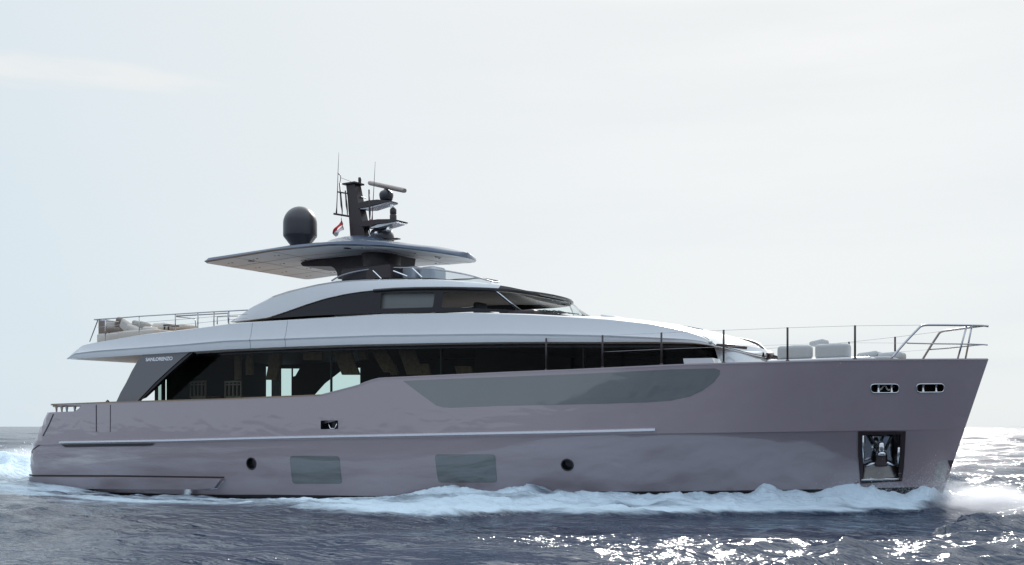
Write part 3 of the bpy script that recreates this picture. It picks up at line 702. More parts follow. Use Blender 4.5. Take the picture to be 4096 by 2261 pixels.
a = on((2842, 1360), _bwfar); mb = MB(); mb.lathe((a[0], a[1], a[2]-.05), [(0, -.05), (.04, -.04), (.055, 0), (.04, .04), (0, .05)], 20); mb.build('glint_ball', M['steel'], Y, True)  # polished ball added only to catch the sun's glint on the brow
cb = K(7, (1715, 783), (1985, 778), (2010, 832), (1725, 838)); p = [at(q_, -2.9) for q_ in cb]
mb = MB(); mb.prism(p, -2.9, -2.4); mb.build('deck_locker', M['white'], Y)

# ================================================================ FLYBRIDGE SCREEN, PYLON, HARDTOP
fb = K(5, (785, 135), (830, 108), (900, 82), (1000, 60), (1120, 44), (1250, 38), (1380, 40), (1500, 46), (1650, 66), (1800, 95), (1960, 140))
yy = -np.interp(np.arange(11), [0, 2, 6, 9, 10], [2.0, 1.95, 1.5, .8, .15])
fr_ = spline([at(p, y) for p, y in zip(fb, yy)], 50); mb = MB(); mb.tube(fr_, .025, 8); mb.tube([(a[0], -a[1], a[2]) for a in fr_], .025, 8)
mb.tube([tuple(fr_[-1]), (fr_[-1][0], -fr_[-1][1], fr_[-1][2])], .025, 8, cap=False); flyrail = mb.build('flybridge_rail', M['rail'], Y, True)
V = []
for a in fr_: V += [tuple(a), (a[0], a[1], min(a[2]-.01, float(ta(a[0]))+.02))]
mk('flybridge_screen', V, [(2*i, 2*i+2, 2*i+3, 2*i+1) for i in range(len(fr_)-1)], glass('fly_glass', (.72, .76, .80)), Y)
mb = MB()
for (a, b_) in (((1090, 60), (1150, 118)), ((1240, 62), (1340, 100)), ((1380, 42), (1450, 108))): mb.tube([at(K(5, a)[0], -2.15), at(K(5, b_)[0], -2.15)], .018, 6)
mb.build('screen_stay', M['chrome'], Y)
mb = MB(); a = at(K(5, (1120, 100))[0], -1.2); mb.box(a, (2.0, 1.2, .5), bev=.08); mb.build('fly_console', M['mast'], Y)
for k, xx in enumerate((1640, 1780)): 
    a = at(K(5, (xx-250, 95))[0], -.8); mb = MB(); mb.box(a, (.6, .7, .5), bev=.12); mb.build('fly_seat', M['white'], Y)
# pylon
py = K(3, (1255, 940), (1735, 920), (1745, 1000), (1735, 1080), (1722, 1110), (1735, 1210), (1290, 1215), (1282, 1160), (1262, 1125), (1235, 1108), (990, 1106), (972, 1085), (980, 1070), (1160, 1050), (1250, 1035))
pp = [at(p, -.55) for p in py]
mb = MB(); mb.prism([(a[0], a[2]) for a in pp], -.55, .75); pyl = mb.build('hardtop_pylon', M['mast'], Y)
bpy.context.view_layer.update()
mb = MB(); a = at(K(3, (1625, 1000))[0], -.6); mb.lathe((a[0], -.35, 0), [(.62, a[2]-.45), (.64, a[2]-.2), (.64, a[2]+.3)], 24); mb.build('funnel_fairing', M['mast'], pyl, True)
# hardtop: plan outline + camber
LX, BX_ = at((806, 1048), -2.6), at((1262, 1113), 2.6)
topz = [at(p, -2.45) for p in K(3, (200, 1032), (400, 1002), (640, 965), (860, 930), (1100, 905), (1300, 886), (1450, 874), (1600, 871))]
def edge_z(X): return float(np.interp(X, [LX[0], *[t[0] for t in topz], 17.3, 18.6], [LX[2], *[t[2] for t in topz], 7.44, 7.13]))
ZMID = 7.55
def hplan(u):                                            # u 0..1 around starboard: aft centre -> nose
    pass
def hy(X):                                               # half width of the hardtop
    x0_, x1_, xn = LX[0], 13.6, 17.9
    if X < x0_+.25: return 2.45+.15*math.sqrt(max(0, 1-((x0_+.25-X)/.25)**2))
    if X < x1_: return 2.6
    return 2.6*max(0, 1-((X-x1_)/(xn-x1_))**2.2)**.55
hX = np.concatenate([np.linspace(LX[0], LX[0]+.3, 4), np.linspace(LX[0]+.5, 13.6, 26), 13.6+(17.9-13.6)*np.sin(np.linspace(.05, math.pi/2, 26))])
def zlow(X): return float(np.interp(X, [8, 8.65, 12, 14.5, 16.3, 17.9], [7.58, 7.60, 7.70, 7.66, 7.52, 7.30]))
def zup(X): return max(zlow(X)+.05, edge_z(X) if X < 16.5 else float(np.interp(X, [16.5, 17.3, 17.9], [edge_z(16.5), 7.52, 7.36])))
V = []; Fc = []
prf = [(0, 'u', .12), (.5, 'u', .10), (.8, 'u', .05), (.95, 'u', .0), (.985, 'u', -.03), (1, 'm', .02), (.965, 'l', .0)]
for X in hX:
    h = hy(X); zu, zl = zup(X), zlow(X)
    ring = []
    for f_, w_, dz in prf: ring.append((f_, (zu-.0+dz) if w_ == 'u' else (zl+.035 if w_ == 'm' else zl-.0)))
    row = [(X, -f_*h, z) for f_, z in ring[::-1]]+[(X, f_*h, z) for f_, z in ring[1:]]
    V += row
n = len(prf)*2-1
for i in range(len(hX)-1):
    for k in range(n-1): a = i*n+k; Fc.append((a, a+1, a+n+1, a+n))
Fc.append(tuple(range(n)))
hardtop = mk('hardtop', V, Fc, mat('hardtop_paint', (.075, .10, .15), .3, .2, .6), Y, True); hardtop.data.set_sharp_from_angle(angle=math.radians(35))
rows = [[(X, u*hy(X)*.965, zlow(X)-.004+.0*(1-u*u)) for u in np.linspace(-1, 1, 13)] for X in hX]
lin = sheet('hardtop_lining', rows, M['ceiling'], hardtop, True)
def hx_at(p):                                            # a photo point on the underside
    q_ = at(p, 0)
    for _ in range(30):
        d_ = Fv+(p[0]-2048)/FPX*Rv; t_ = (zlow(q_[0])-EYE)*FPX/(HOR-p[1]); q_ = .5*q_+.5*np.array([CX+t_*d_[0], CY+t_*d_[1], zlow(q_[0])])
    return q_
mb = MB()
for yy in (-1.3, 0, 1.3): 
    xs = [X for X in hX if hy(X)*.93 > abs(yy)]
    mb.add([(X, yy+s*.012, zlow(X)-.008) for X in xs for s in (-1, 1)], [(2*i, 2*i+1, 2*i+3, 2*i+2) for i in range(len(xs)-1)])
for X in (10.2, 11.9, 15.6): mb.add([(X+s*.012, u*hy(X)*.95, zlow(X)-.008) for u in (-1, 1) for s in (-1, 1)], [(0, 1, 3, 2)])
mb.build('lining_joint', M['seam'], hardtop)
for X in (9.3, 10.5, 11.5, 15.3, 16.4):
    for yy in (-1.9, -.65, .65, 1.9):
        if hy(X) < abs(yy)+.3: continue
        mb = MB()
        for dx in (-.09, .09): mb.lathe((X+dx, yy, zlow(X)-.012), [(0, 0), (.035, 0), (.035, .01)], 8)
        mb.build('downlight', M['mast'], hardtop)
for X, yy in ((10.1, -1.7), (12.2, 1.7), (14.6, -1.9), (16.6, .2), (12.6, .2)):
    mb = MB(); mb.lathe((X, yy, zlow(X)-.02), [(0, 0), (.12, 0), (.12, .016)], 14); mb.build('ceiling_speaker', M['black'], hardtop)
# raised fairing at the mast foot
mb = MB(); a = at((1440, 955), 0); mb.lathe((a[0]+.1, 0, a[2]-.30), [(1.35, 0), (1.15, .14), (.7, .28), (.3, .33), (0, .34)], 28); mb.build('mast_fairing', hardtop.data.materials[0], Y, True)
# satellite dome
dy = -1.1; c = at((1200.5, 950), dy); k_ = lambda x, y: at(K(3, (x, y))[0], dy)
rr = (k_(1112, 800)-k_(824, 800))[0]*.5
r_px = 144/2.1467; depth_d = (c[1]-CY)*Fv[1]+(c[0]-CX)*Fv[0]; rr = r_px*0.5*2*depth_d/FPX/1.0
rr = (144/2.1467)*depth_d/FPX
zt0, zw, zb0, zf0 = k_(967, 595)[2], k_(967, 745)[2], k_(967, 853)[2], k_(967, 925)[2]
prof = [(0, zt0-c[2])]+[(rr*math.sin(a), zw-c[2]+(zt0-zw)*math.cos(a)) for a in np.linspace(.12, math.pi/2, 14)]+[(rr, zb0-c[2]+.03), (rr*.985, zb0-c[2]), (rr*.6, zf0-c[2]), (rr*.55, zf0-c[2]-.25)]
mb = MB(); mb.lathe(c, prof, 40); mb.build('satellite_dome', M['dome'], Y, auto=35)
# mast
a_ = lambda x, y, Y_=0.: at(K(4, (x, y))[0], Y_)
mo = [a_(*p) for p in ((520, 490), (640, 482), (690, 740), (740, 960), (800, 1290), (585, 1290), (565, 1000), (545, 700))]
mb = MB(); mb.prism(mo, -.16, .16); mast = mb.build('mast', M['mast'], Y)
mb = MB(); mb.box((a_(580, 490)), (.55, .5, .05)); mb.build('mast_cap', M['mast'], mast)
mb = MB(); b0 = a_(672, 480); mb.lathe(b0, [(.06, -.02), (.05, .06), (.055, .1), (.055, .2), (.0, .22)], 12); mb.build('masthead_light', M['mast'], mast, True)
mb = MB(); 
for x_ in (550, 572): mb.tube([a_(x_, 488), a_(x_, 455)], .02, 6)
mb.build('wind_sensor', M['mast'], mast)
# spreaders (forward arms), tapered solids
def arm(name, up_, lo_, y0, y1, m2=None):
    P_ = [a_(*p) for p in up_]+[a_(*p) for p in lo_[::-1]]; mb = MB(); mb.prism(P_, y0, y1); return mb.build(name, M['mast'], mast)
arm('radar_arm', ((690, 775), (850, 735), (980, 722), (1155, 735)), ((705, 850), (820, 830), (980, 790), (1155, 750)), -.22, .22)
arm('horn_arm', ((735, 1040), (820, 1030), (1000, 1005), (1180, 1003), (1285, 1015)), ((760, 1110), (870, 1100), (1000, 1070), (1120, 1062), (1275, 1030)), -.28, .28)
mb = MB(); mb.prism([a_(*p) for p in ((730, 850), (850, 830), (1000, 792), (1150, 752), (1150, 757), (1000, 805), (860, 850), (740, 857))], -.2, .24); mb.build('arm_underside', M['white'], mast)
mb = MB(); mb.prism([a_(*p) for p in ((900, 1120), (1000, 1078), (1120, 1064), (1270, 1036), (1250, 1050), (1120, 1090), (980, 1125))], -.26, .26); mb.build('arm_underside', M['white'], mast)
# radar: dome pedestal and scanner bar
c = a_(1050, 720); pc = (c[0], 0, c[2]); kk = 1/3.556*depth_d/FPX
mb = MB(); mb.lathe(pc, [(78*kk, 0), (92*kk, 25*kk), (100*kk, 70*kk), (98*kk, 95*kk), (80*kk, 125*kk), (40*kk, 145*kk), (30*kk, 165*kk), (30*kk, 190*kk)], 24); rd = mb.build('radar', M['dome'], mast, True)
A_, B_ = a_(800, 468), a_(1320, 585); A_ = A_+np.array([.1, .35, 0]); B_ = B_+np.array([-.1, -.35, 0])
A_ = at(K(4, (812, 470))[0], .5); B_ = at(K(4, (1312, 580))[0], -.5)
mb = MB(); mb.tube([A_, A_+(B_-A_)*.03, A_+(B_-A_)*.97, B_], [.07, .08, .08, .07], 12); rb = mb.build('scanner_bar', M['radar'], mast, auto=40)
# camera housing on lower arm
c = a_(1148, 1005); mb = MB(); mb.lathe((c[0], 0, c[2]), [(48*kk, 0), (48*kk, 75*kk), (40*kk, 85*kk), (46*kk, 95*kk), (46*kk, 150*kk), (30*kk, 178*kk), (0, 185*kk)], 18); mb.build('searchlight', M['mast'], mast, auto=40)
mb = MB(); mb.lathe((c[0]+.02, -.13, c[2]+.44), [(0, 0), (.06, 0), (.07, .05)], 12, axis='Y'); mb.build('light_lens', M['steel'], mast)
# horns
mb = MB(); A_ = a_(930, 1180, -.3); B_ = a_(1090, 1135, -.5); mb.tube([A_, A_+(B_-A_)*.8, B_], [.025, .035, .1], 12); A_ = a_(870, 1165, -.2); B_ = a_(905, 1190, -.5); mb.tube([A_, A_+(B_-A_)*.7, B_], [.02, .03, .07], 12); mb.build('horn', M['steel'], mast, True)
mb = MB(); c = a_(930, 1250); mb.lathe((c[0], 0.2, c[2]-.05), [(.42, 0), (.42, .1), (.36, .3), (.2, .42), (0, .45)], 20); mb.build('gps_dome', M['dome'], Y, True)
mb = MB(); mb.tube([a_(798, 1150, -.3), a_(815, 1215, -.3), a_(850, 1262, -.3)], .018, 6); mb.build('cable_loop', M['white'], mast, True)
mb = MB(); c = a_(838, 1010, -.2); mb.box(c, (.14, .12, .1), bev=.03); mb.build('red_lamp', M['red'], mast)
mb = MB(); c = a_(1140, 1272, -.4); mb.box(c, (.5, .2, .03)); mb.build('antenna_puck', M['mast'], Y)
# aft yards and whip aerials
mb = MB(); mb.tube([a_(300, 908, -.3), a_(660, 968, .1)], .035, 6); mb.build('yard', M['mast'], mast); 
mb = MB(); mb.tube([a_(350, 596, -.3), a_(545, 630, 0)], .025, 6); mb.build('yard', M['mast'], mast)
mb = MB(); mb.tube([a_(690, 668, 0), a_(755, 685, .3)], .02, 6); mb.build('yard', M['mast'], mast)
def aerial(pts, rs, y=-.2): mb = MB(); mb.tube([a_(x, yv, y) for x, yv in pts], rs, 6); mb.build('aerial', M['mast'], mast, True)
aerial(((340, 905), (345, 820), (358, 500), (362, 330), (375, 40)), [.03, .018, .012, .010, .006])
aerial(((422, 915), (422, 860), (412, 790), (388, 475)), [.015, .022, .035, .026])
aerial(((497, 925), (494, 860), (485, 790), (467, 580)), [.015, .022, .035, .022])
aerial(((388, 470), (400, 420), (398, 365), (362, 335)), [.012, .012, .014, .02])
aerial(((815, 1000), (815, 900), (803, 565)), [.015, .035, .024]); aerial(((848, 990), (852, 920), (875, 500), (893, 165)), [.025, .015, .01, .006])
mb = MB(); mb.tube([a_(400, 395, -.2), a_(550, 452, 0)], .006, 4); mb.tube([a_(415, 920, -.2), a_(405, 1000, -.2)], .005, 4); mb.build('signal_halyard', M['mast'], mast)
# flag
fl = thing('courtesy_flag', tuple(a_(408, 995, -.3)), 'small red and white flag fluttering aft of the mast', 'flag')
def cloth(name, c00, c10, c01, c11, m):
    rows = []
    for v in np.linspace(0, 1, 6):
        rows.append([tuple(((1-u)*(1-v)*c00+u*(1-v)*c10+(1-u)*v*c01+u*v*c11)+np.array([0, .05*math.sin(7*u+2*v), .01*math.sin(9*u)])) for u in np.linspace(0, 1, 10)])
    return aparent(sheet(name, rows, m, None, True), fl)
h0, h1, h2 = a_(410, 992, -.3), a_(424, 1060, -.3), a_(436, 1135, -.3); t0, t1, t2 = a_(272, 1188, -.3), a_(292, 1215, -.3), a_(325, 1240, -.3)
cloth('red_band', h0, t0, h1, t1, M['red']); cloth('white_band', h1, t1, h2, t2, M['wcloth'])
mb = MB(); mb.tube([h0+[0, 0, .05], h1, h2], .01, 5); aparent(mb.build('hoist_line', M['mast'], None), fl)

# ================================================================ RAILS
# aft upper deck rail, port and starboard
ra = lambda x, y, o=-.25: on(K(11, (x, y))[0], _bwfar, o)
top_ = [ra(*p) for p in ((85, 250), (350, 232), (650, 208), (1110, 180), (1600, 150), (2020, 128))]
rail = thing('aft_deck_rail', tuple(top_[0]), 'thin steel rail with wires along the aft upper deck', 'railing'); bpy.data.objects.remove(rail)
mb = MB()
for s in (1, -1): mb.tube([(a[0], s*a[1], a[2]) for a in top_], .022, 6)
mb.tube([top_[0], (top_[0][0], -top_[0][1], top_[0][2])], .022, 6)
rail = mb.build('aft_rail', M['rail'], Y, True)
for j, (xt, yt) in enumerate(((225, 240), (655, 208), (1110, 180), (1395, 163), (1598, 150), (1785, 142))):
    for s in (1, -1):
        a = ra(xt, yt); mb = MB(); zb_ = float(zt_(a[0]))-.02; mb.tube([(a[0], s*a[1], a[2]), (a[0], s*a[1], zb_)], .02, 6); mb.build('rail_stanchion', M['rail'], rail, True)
mb = MB()
for s in (1, -1): 
    a, b_ = ra(130, 258), ra(28, 528); mb.tube([(a[0], s*a[1], a[2]), (b_[0], s*b_[1], b_[2])], .02, 6)
mb.build('raked_post', M['rail'], rail)
for fz in (.33, .66):
    for s in (1, -1):
        mb = MB(); pts = []
        for X in np.linspace(top_[0][0]+.2, top_[-1][0], 24):
            zt2 = float(np.interp(X, [t[0] for t in top_], [t[2] for t in top_])); zbb = float(zt_(X)); pts.append((X, s*float(np.interp(X, [t[0] for t in top_], [t[1] for t in top_])), zbb+(zt2-zbb)*fz))
        mb.tube(pts, .007, 4); mb.build('guard_wire', M['rail'], rail)
mb = MB(); mb.tube([ra(1115, 210, -1.2), ra(1360, 238, -1.6), ra(1370, 340, -1.6)], .02, 6); mb.tube([ra(1110, 205, -1.0), ra(1775, 168, -1.0), ra(1782, 290, -1.0)], .025, 6)
mb.tube([ra(1640, 215, -1.8), ra(1900, 205, -1.8)], .015, 6); mb.tube([ra(1640, 215, -1.8), ra(1640, 310, -1.8)], .02, 6); mb.build('stair_rail', M['rail'], rail, True)
# bow stanchions and guard wires
bi = lambda X, Z: max(0, bU(X, float(zs(X)))-.12)
tops = [on(p, bi) for p in ((2185, 1353), (2410, 1341), (2645.6, 1330.6), (2894.6, 1320), (3150, 1310), (3420, 1302))]
for a in tops:
    for s in (1, -1):
        mb = MB(); z0_ = float(zs(a[0])); mb.tube([(a[0], s*a[1], z0_), (a[0], s*a[1], a[2])], .026, 8); mb.lathe((a[0], s*a[1], z0_), [(.06, 0), (.05, .03), (.026, .06)], 8); mb.build('stanchion', M['mast'], Y, True)
pul = K(8, (1330, 552), (1475, 385), (1580, 275), (1612, 247), (1660, 236), (1750, 235), (1900, 236), (2040, 238), (2130, 240), (2200, 242))
pq = [on(p, bi) for p in pul]; tipp = at(K(8, (2243, 247))[0], 0)
pts = spline(pq+[tipp], 70)
mb = MB()
for s in (1, -1): mb.tube([(a[0], s*a[1], a[2]) for a in pts], .027, 8)
pulpit = mb.build('pulpit', M['rail'], Y, True)
mid = [on(p, bi) for p in K(8, (1480, 405), (1700, 410), (1900, 412), (2050, 414), (2180, 418))]+[at(K(8, (2235, 422))[0], 0)]
mid = spline(mid, 40); mb = MB()
for s in (1, -1): mb.tube([(a[0], s*a[1], a[2]) for a in mid], .018, 6)
mb.build('pulpit_mid_rail', M['rail'], pulpit, True)
A_, B_ = on(K(8, (2040, 240))[0], bi), on(K(8, (1955, 552))[0], bi)
for s in (1, -1): mb = MB(); mb.tube([(A_[0], s*A_[1], A_[2]), (B_[0], s*B_[1], B_[2])], .022, 8); mb.build('pulpit_post', M['rail'], pulpit, True)
for s in (1, -1):
    mb = MB(); P_ = [(a[0], s*a[1], a[2]-.01) for a in tops]+[(pq[4][0], s*pq[4][1], pq[4][2])]
    mb.tube(P_, .0045, 4); mb.tube([(a[0], s*a[1], (a[2]+float(zs(a[0])))/2) for a in tops[1:]]+[(mid[0][0], s*mid[0][1], mid[0][2])], .003, 4); mb.build('bow_guard_wire', M['rail'], Y)

# ================================================================ FURNITURE
def cushion(name, c, d, m, label, cat, rot=(0, 0, 0), bev=.09, group=None):
    bm = bmesh.new(); bmesh.ops.create_cube(bm, size=1); bmesh.ops.scale(bm, vec=d, verts=bm.verts)
    bmesh.ops.bevel(bm, geom=bm.edges[:], offset=min(bev, min(d)*.42), segments=4, affect='EDGES', profile=.5)
    bmesh.ops.subdivide_edges(bm, edges=[e for e in bm.edges if e.calc_length() > .3], cuts=3, use_grid_fill=True)
    for v in bm.verts:
        v.co += v.co.normalized()*.012*math.sin(v.co.x*11+1)*math.cos(v.co.y*9)
    me = bpy.data.meshes.new(name); bm.to_mesh(me); bm.free()
    o = _olink(name, me, m, None, True); o.location = tuple(c); o.rotation_euler = rot; return tag(o, label, cat, group)
G1 = 'cushions on the foredeck lounge'
M['grey_fabric'] = mat('pale_grey_fabric', (.42, .43, .43), .9, bump=.3, bscale=60, var=.06)
def fd(x, y, Y_): return at(K(8, (x, y))[0], Y_)
def blk(xa, xb, yt, yb, Y_, wy, name, label, cat, m=M['grey_fabric'], rot=(0, 0, 0), group=G1, bev=.09, cr=8):
    a, b_ = at(K(cr, (xa, yt))[0], Y_), at(K(cr, (xb, yb))[0], Y_)
    dx = abs(b_[0]-a[0]); dz = abs(a[2]-b_[2]); c = (a+b_)/2; c[1] += wy/2
    return cushion(name, c, (dx, wy, dz), m, label, cat, rot, bev, group)
blk(258, 575, 430, 550, -1.25, .3, 'backrest_cushion', 'pale grey rectangular backrest on the foredeck, next to the sloping deckhouse glass', 'cushion')
blk(612, 935, 415, 545, -1.25, .3, 'backrest_cushion', 'pale grey rectangular backrest on the foredeck, nearer the bow than its twin', 'cushion')
blk(560, 700, 378, 420, .2, .5, 'head_cushion', 'small tilted head cushion poking up between the two foredeck backrests', 'cushion', rot=(0, -.18, 0))
blk(1110, 1310, 532, 575, -.9, 1.6, 'sun_pad', 'low flat sun pad between the foredeck seat and the bow pillow', 'sun pad', bev=.05)
blk(1010, 1200, 488, 540, .3, .7, 'lounge_pillow', 'flat sloping pillow on the foredeck behind the tall steel stanchion', 'pillow', rot=(0, -.12, 0))
blk(1195, 1425, 490, 565, .3, .6, 'lounge_pillow', 'rounded pillow on the foredeck nearest the steel bow rail', 'pillow', rot=(0, -.06, 0))
a, b_ = fd(150, 552, -1.5), fd(1130, 590, -1.5); mb = MB(); mb.box(((a[0]+b_[0])/2, -.1, (a[2]+b_[2])/2-.02), (b_[0]-a[0], 2.6, a[2]-b_[2]), bev=.05); mb.build('foredeck_seat_base', M['white'], Y)
# aft deck sofa and pillows
so_ = thing('sofa', tuple(at(K(11, (300, 460))[0], -2.4)), 'long low cream sofa behind the rail of the aft upper deck', 'sofa')
def bxm(xa, xb, yt, yb, Y_, wy, name, m, par, bev=.06):
    a, b_ = at(K(11, (xa, yt))[0], Y_), at(K(11, (xb, yb))[0], Y_); mb = MB(); c = (a+b_)/2; c[1] += wy/2
    mb.box(c, (abs(b_[0]-a[0]), wy, abs(a[2]-b_[2])), bev=bev); return aparent(mb.build(name, m, None, auto=40), par)
bxm(112, 380, 430, 530, -2.6, .9, 'seat', M['fabric'], so_); bxm(372, 840, 400, 500, -2.6, .9, 'seat', M['fabric'], so_)
bxm(130, 240, 255, 450, -1.9, .25, 'backrest', M['fab2'], so_); bxm(240, 560, 330, 430, -1.7, .25, 'backrest', M['fab2'], so_)
G2 = 'pillows on the aft deck sofa'
def pil(xa, xb, yt, yb, Y_, ry, m, label): return blk(xa, xb, yt, yb, Y_, .22, 'pillow', label, 'pillow', m, (0.2, ry, .2), G2, .1, cr=11)
pil(225, 345, 262, 350, -2.2, .1, M['fabric'], 'pale square pillow at the aftmost end of the upper deck sofa')
pil(340, 470, 240, 380, -2.2, .5, M['fab2'], 'dark brown pillow leaning on the sofa, its corner touching the top rail')
pil(400, 540, 270, 400, -2.35, .6, M['fabric'], 'cream pillow leaning over the dark brown one on the sofa')
pil(240, 420, 350, 420, -2.4, .05, M['fab2'], 'brown pillow lying flat on the sofa seat')
pil(480, 640, 330, 410, -2.4, .35, M['fabric'], 'cream pillow slumped on the sofa seat beside the second rail post')
pil(560, 740, 275, 370, -2.2, .2, mat('patterned_fabric', (.38, .36, .32), .9, var=.45, vscale=25), 'grey patterned pillow just behind the second rail post')
pil(690, 835, 345, 400, -2.4, .1, M['fabric'], 'small cream pillow at the forward end of the sofa')
blk(800, 960, 292, 385, -1.6, .8, 'pouf', 'round cream pouf forward of the aft deck sofa', 'pouf', M['fabric'], cr=11, group=None, bev=.18)
blk(1040, 1195, 310, 380, -1.2, .8, 'lounge_chair_cushion', 'cream chair cushion farthest forward on the aft deck', 'cushion', M['fabric'], cr=11, group=None, bev=.14)
ch = thing('side_table', tuple(at(K(11, (990, 380))[0], -1.9)), 'small dark side table between the pouf and the forward cushion', 'table')
bxm(955, 1020, 312, 325, -1.9, .5, 'table_top', M['mast'], ch, .01)
for xx in (960, 1012): bxm(xx, xx+9, 322, 400, -1.9, .05, 'leg', M['mast'], ch, .005)
# salon chairs seen through the glass
cm_ = mat('chair_leather', (.14, .10, .075), .6, var=.2)
for k, (xx, lab) in enumerate(((1855, 'brown slatted chair seen through the saloon glass, the one nearer the stern strut'), (2185, 'brown slatted chair seen through the saloon glass, the one nearer the bow'))):
    b0 = at(K(1, (xx, 1150))[0], -2.2); chr_ = thing('salon_chair', tuple(b0), lab, 'chair', 'chairs inside the saloon')
    t_ = at(K(1, (xx, 1000))[0], -2.2); h = t_[2]-b0[2]
    mb = MB(); wd_ = .38
    for i in range(5): mb.box((b0[0]-wd_+i*wd_/2, b0[1], b0[2]+h/2), (.05, .04, h))
    mb.box((b0[0], b0[1], b0[2]+h), (wd_*2.1, .06, .06)); mb.box((b0[0], b0[1], b0[2]+h*.82), (wd_*2.1, .05, .04)); aparent(mb.build('backrest', cm_, None), chr_)
    mb = MB(); mb.box((b0[0], b0[1]+.35, b0[2]), (.75, .7, .12), bev=.04); aparent(mb.build('seat', cm_, None), chr_)
    for dx in (-.33, .33):
        for dy_ in (.05, .65): mb = MB(); mb.box((b0[0]+dx, b0[1]+dy_, b0[2]-.25), (.05, .05, .45)); aparent(mb.build('leg', cm_, None), chr_)

# ================================================================ SEA
def vnoise(x, y, seed=0):
    xi = np.floor(x).astype(np.int64); yi = np.floor(y).astype(np.int64); fx = x-xi; fy = y-yi
    fx = fx*fx*(3-2*fx); fy = fy*fy*(3-2*fy)
    def h(a, b):
        n = (a*374761393+b*668265263+seed*982451653) & 0x7fffffff; n = ((n ^ (n >> 13))*1274126177) & 0x7fffffff; return ((n ^ (n >> 16)) & 0xffff)/65535.
    return (h(xi, yi)*(1-fx)+h(xi+1, yi)*fx)*(1-fy)+(h(xi, yi+1)*(1-fx)+h(xi+1, yi+1)*fx)*fy
def fbm(x, y, o=4, seed=0):
    s = 0; a = .5
    for k in range(o): s = s+a*vnoise(x*2**k+17*k, y*2**k-9*k, seed+k); a *= .5
    return s/(1-.5**o)
waves = []
wd0 = math.atan2(-Fv[1], -Fv[0])+.22                      # wind sea running mostly towards the camera
rs = np.random.default_rng(5)
for lam in np.geomspace(.35, 17, 76):
    th = wd0+rs.normal(0, .62)
    slope = .058*(1 if lam < 2.5 else (2.5/lam)**.45)*(1 if lam < 9 else (9/lam))
    waves.append((2*math.pi/lam, math.cos(th), math.sin(th), slope*lam/(2*math.pi), rs.uniform(0, 6.28), lam))
rad = np.concatenate([[3.0], np.geomspace(5, 14, 70)[:-1], np.linspace(14, 44, 470)[:-1], np.geomspace(44, 9000, 640)])
base_az = math.atan2(Fv[1], Fv[0])
den = np.radians(np.linspace(-29, 29, 560)); out_ = np.radians(np.linspace(29, 331, 190))[1:-1]
az = base_az+np.concatenate([den, out_]); daz = np.concatenate([np.full(560, np.radians(58/560)), np.full(188, np.radians(1.6))])
RR, AA = np.meshgrid(rad, az, indexing='ij'); X0 = CX+RR*np.cos(AA); Y0 = CY+RR*np.sin(AA)
cell = np.gradient(rad)[:, None]+0*AA; cellx = RR*daz[None, :]; cell = np.maximum(cell, cellx*.6)
Zw = np.zeros_like(X0); DX = np.zeros_like(X0); DY = np.zeros_like(X0)
grp = .25+1.3*np.clip(fbm(X0/9, Y0/9, 3, 3)*1.6-.3, 0, 1)
for k, cxx, cyy, A, ph, lam in waves:
    fade = np.clip((lam/cell-2.2)/3, 0, 1)
    p = k*(cxx*X0+cyy*Y0)+ph; Zw += fade*A*np.cos(p); DX -= fade*A*cxx*np.sin(p)*.95; DY -= fade*A*cyy*np.sin(p)*.8
Zw *= grp; DX *= grp; DY *= grp
# the yacht's own wave and wash, in yacht coordinates
hb_x = np.linspace(-1, 33, 200); hb_y = np.array([bL(min(x, xstem(.1)), .1) if x > 0 else 3.3 for x in hb_x]); 
hbx = np.interp(X0, hb_x, hb_y); side = np.abs(Y0)-hbx
inside = (side < -.05) & (X0 > .0) & (X0 < 32)
bowX = xstem(.2)
along = np.clip((bowX-X0), 0, None)
n1 = fbm(X0*.55, Y0*.9, 4, 8); n2 = fbm(X0*1.7, Y0*2.6, 4, 21); n3 = fbm(X0*.22+3, Y0*.5, 3, 31)
edge = np.interp(X0, [-40, -2, 8, 14, 18.3, 20, 22, 23.3, 24.6, 26.4, 28, 30, 31, 33, 33.6], [9, 6.4, 5.2, 5.4, 6.0, 6.6, 7.0, 6.4, 3.9, 3.9, 3.2, 2.1, 1.6, .9, .2])+(fbm(X0*.45, Y0*.2, 3, 77)-.5)*1.8
cont = np.interp(X0, [-1, 1, 3, 6.5, 9, 11, 13, 15.5, 17.8, 18.8, 19.6, 21, 22.3, 23.5, 25.8, 27, 28.8, 30, 31.5, 32.6], [-.05, -.1, -.2, -.42, -.27, -.3, -.26, -.12, .04, .15, .35, .33, .4, .38, .3, .4, .56, .58, .52, .4])
sr = np.clip(side, 0, None)/np.maximum(edge, .3)
cram = np.interp(X0, [-2, 15, 19, 24, 33], [.0, .02, .2, .22, .12])
inX = np.clip((bowX+.45-X0)/1.0, 0, 1)*(X0 > -1.5)
ridge = inX*np.where(sr < 1, cont*np.where(cont < 0, np.clip(1-sr, 0, 1)**.6, np.clip(1-sr*1.3, 0, 1)**1.3*(.85+.35*n2))+cram*np.exp(-((sr-.78)/.2)**2)*(.4+1.2*n3)+.08*(n2-.5)*np.clip(1-sr, 0, 1), cram*np.exp(-((sr-.78)/.2)**2)*(.4+1.2*n3)*np.exp(-(sr-1)*3))
front = np.exp(-((X0-bowX-.1)/.55)**2-(Y0/.7)**2)*.25
wake = np.clip((1.5-X0)/3, 0, 1)*np.exp(-np.clip(-X0-1, 0, None)/45)*np.exp(-(Y0/(4.6+.12*np.clip(-X0, 0, None)))**4)
ph_ = np.clip(-X0-.5, 0, 40)
wz = wake*((.75*np.exp(-((ph_-5)/4.5)**2)+.15)*(.4+1.1*n1)+.25*(n2-.5))*np.clip(-(X0-.3)/1.5, 0, 1)
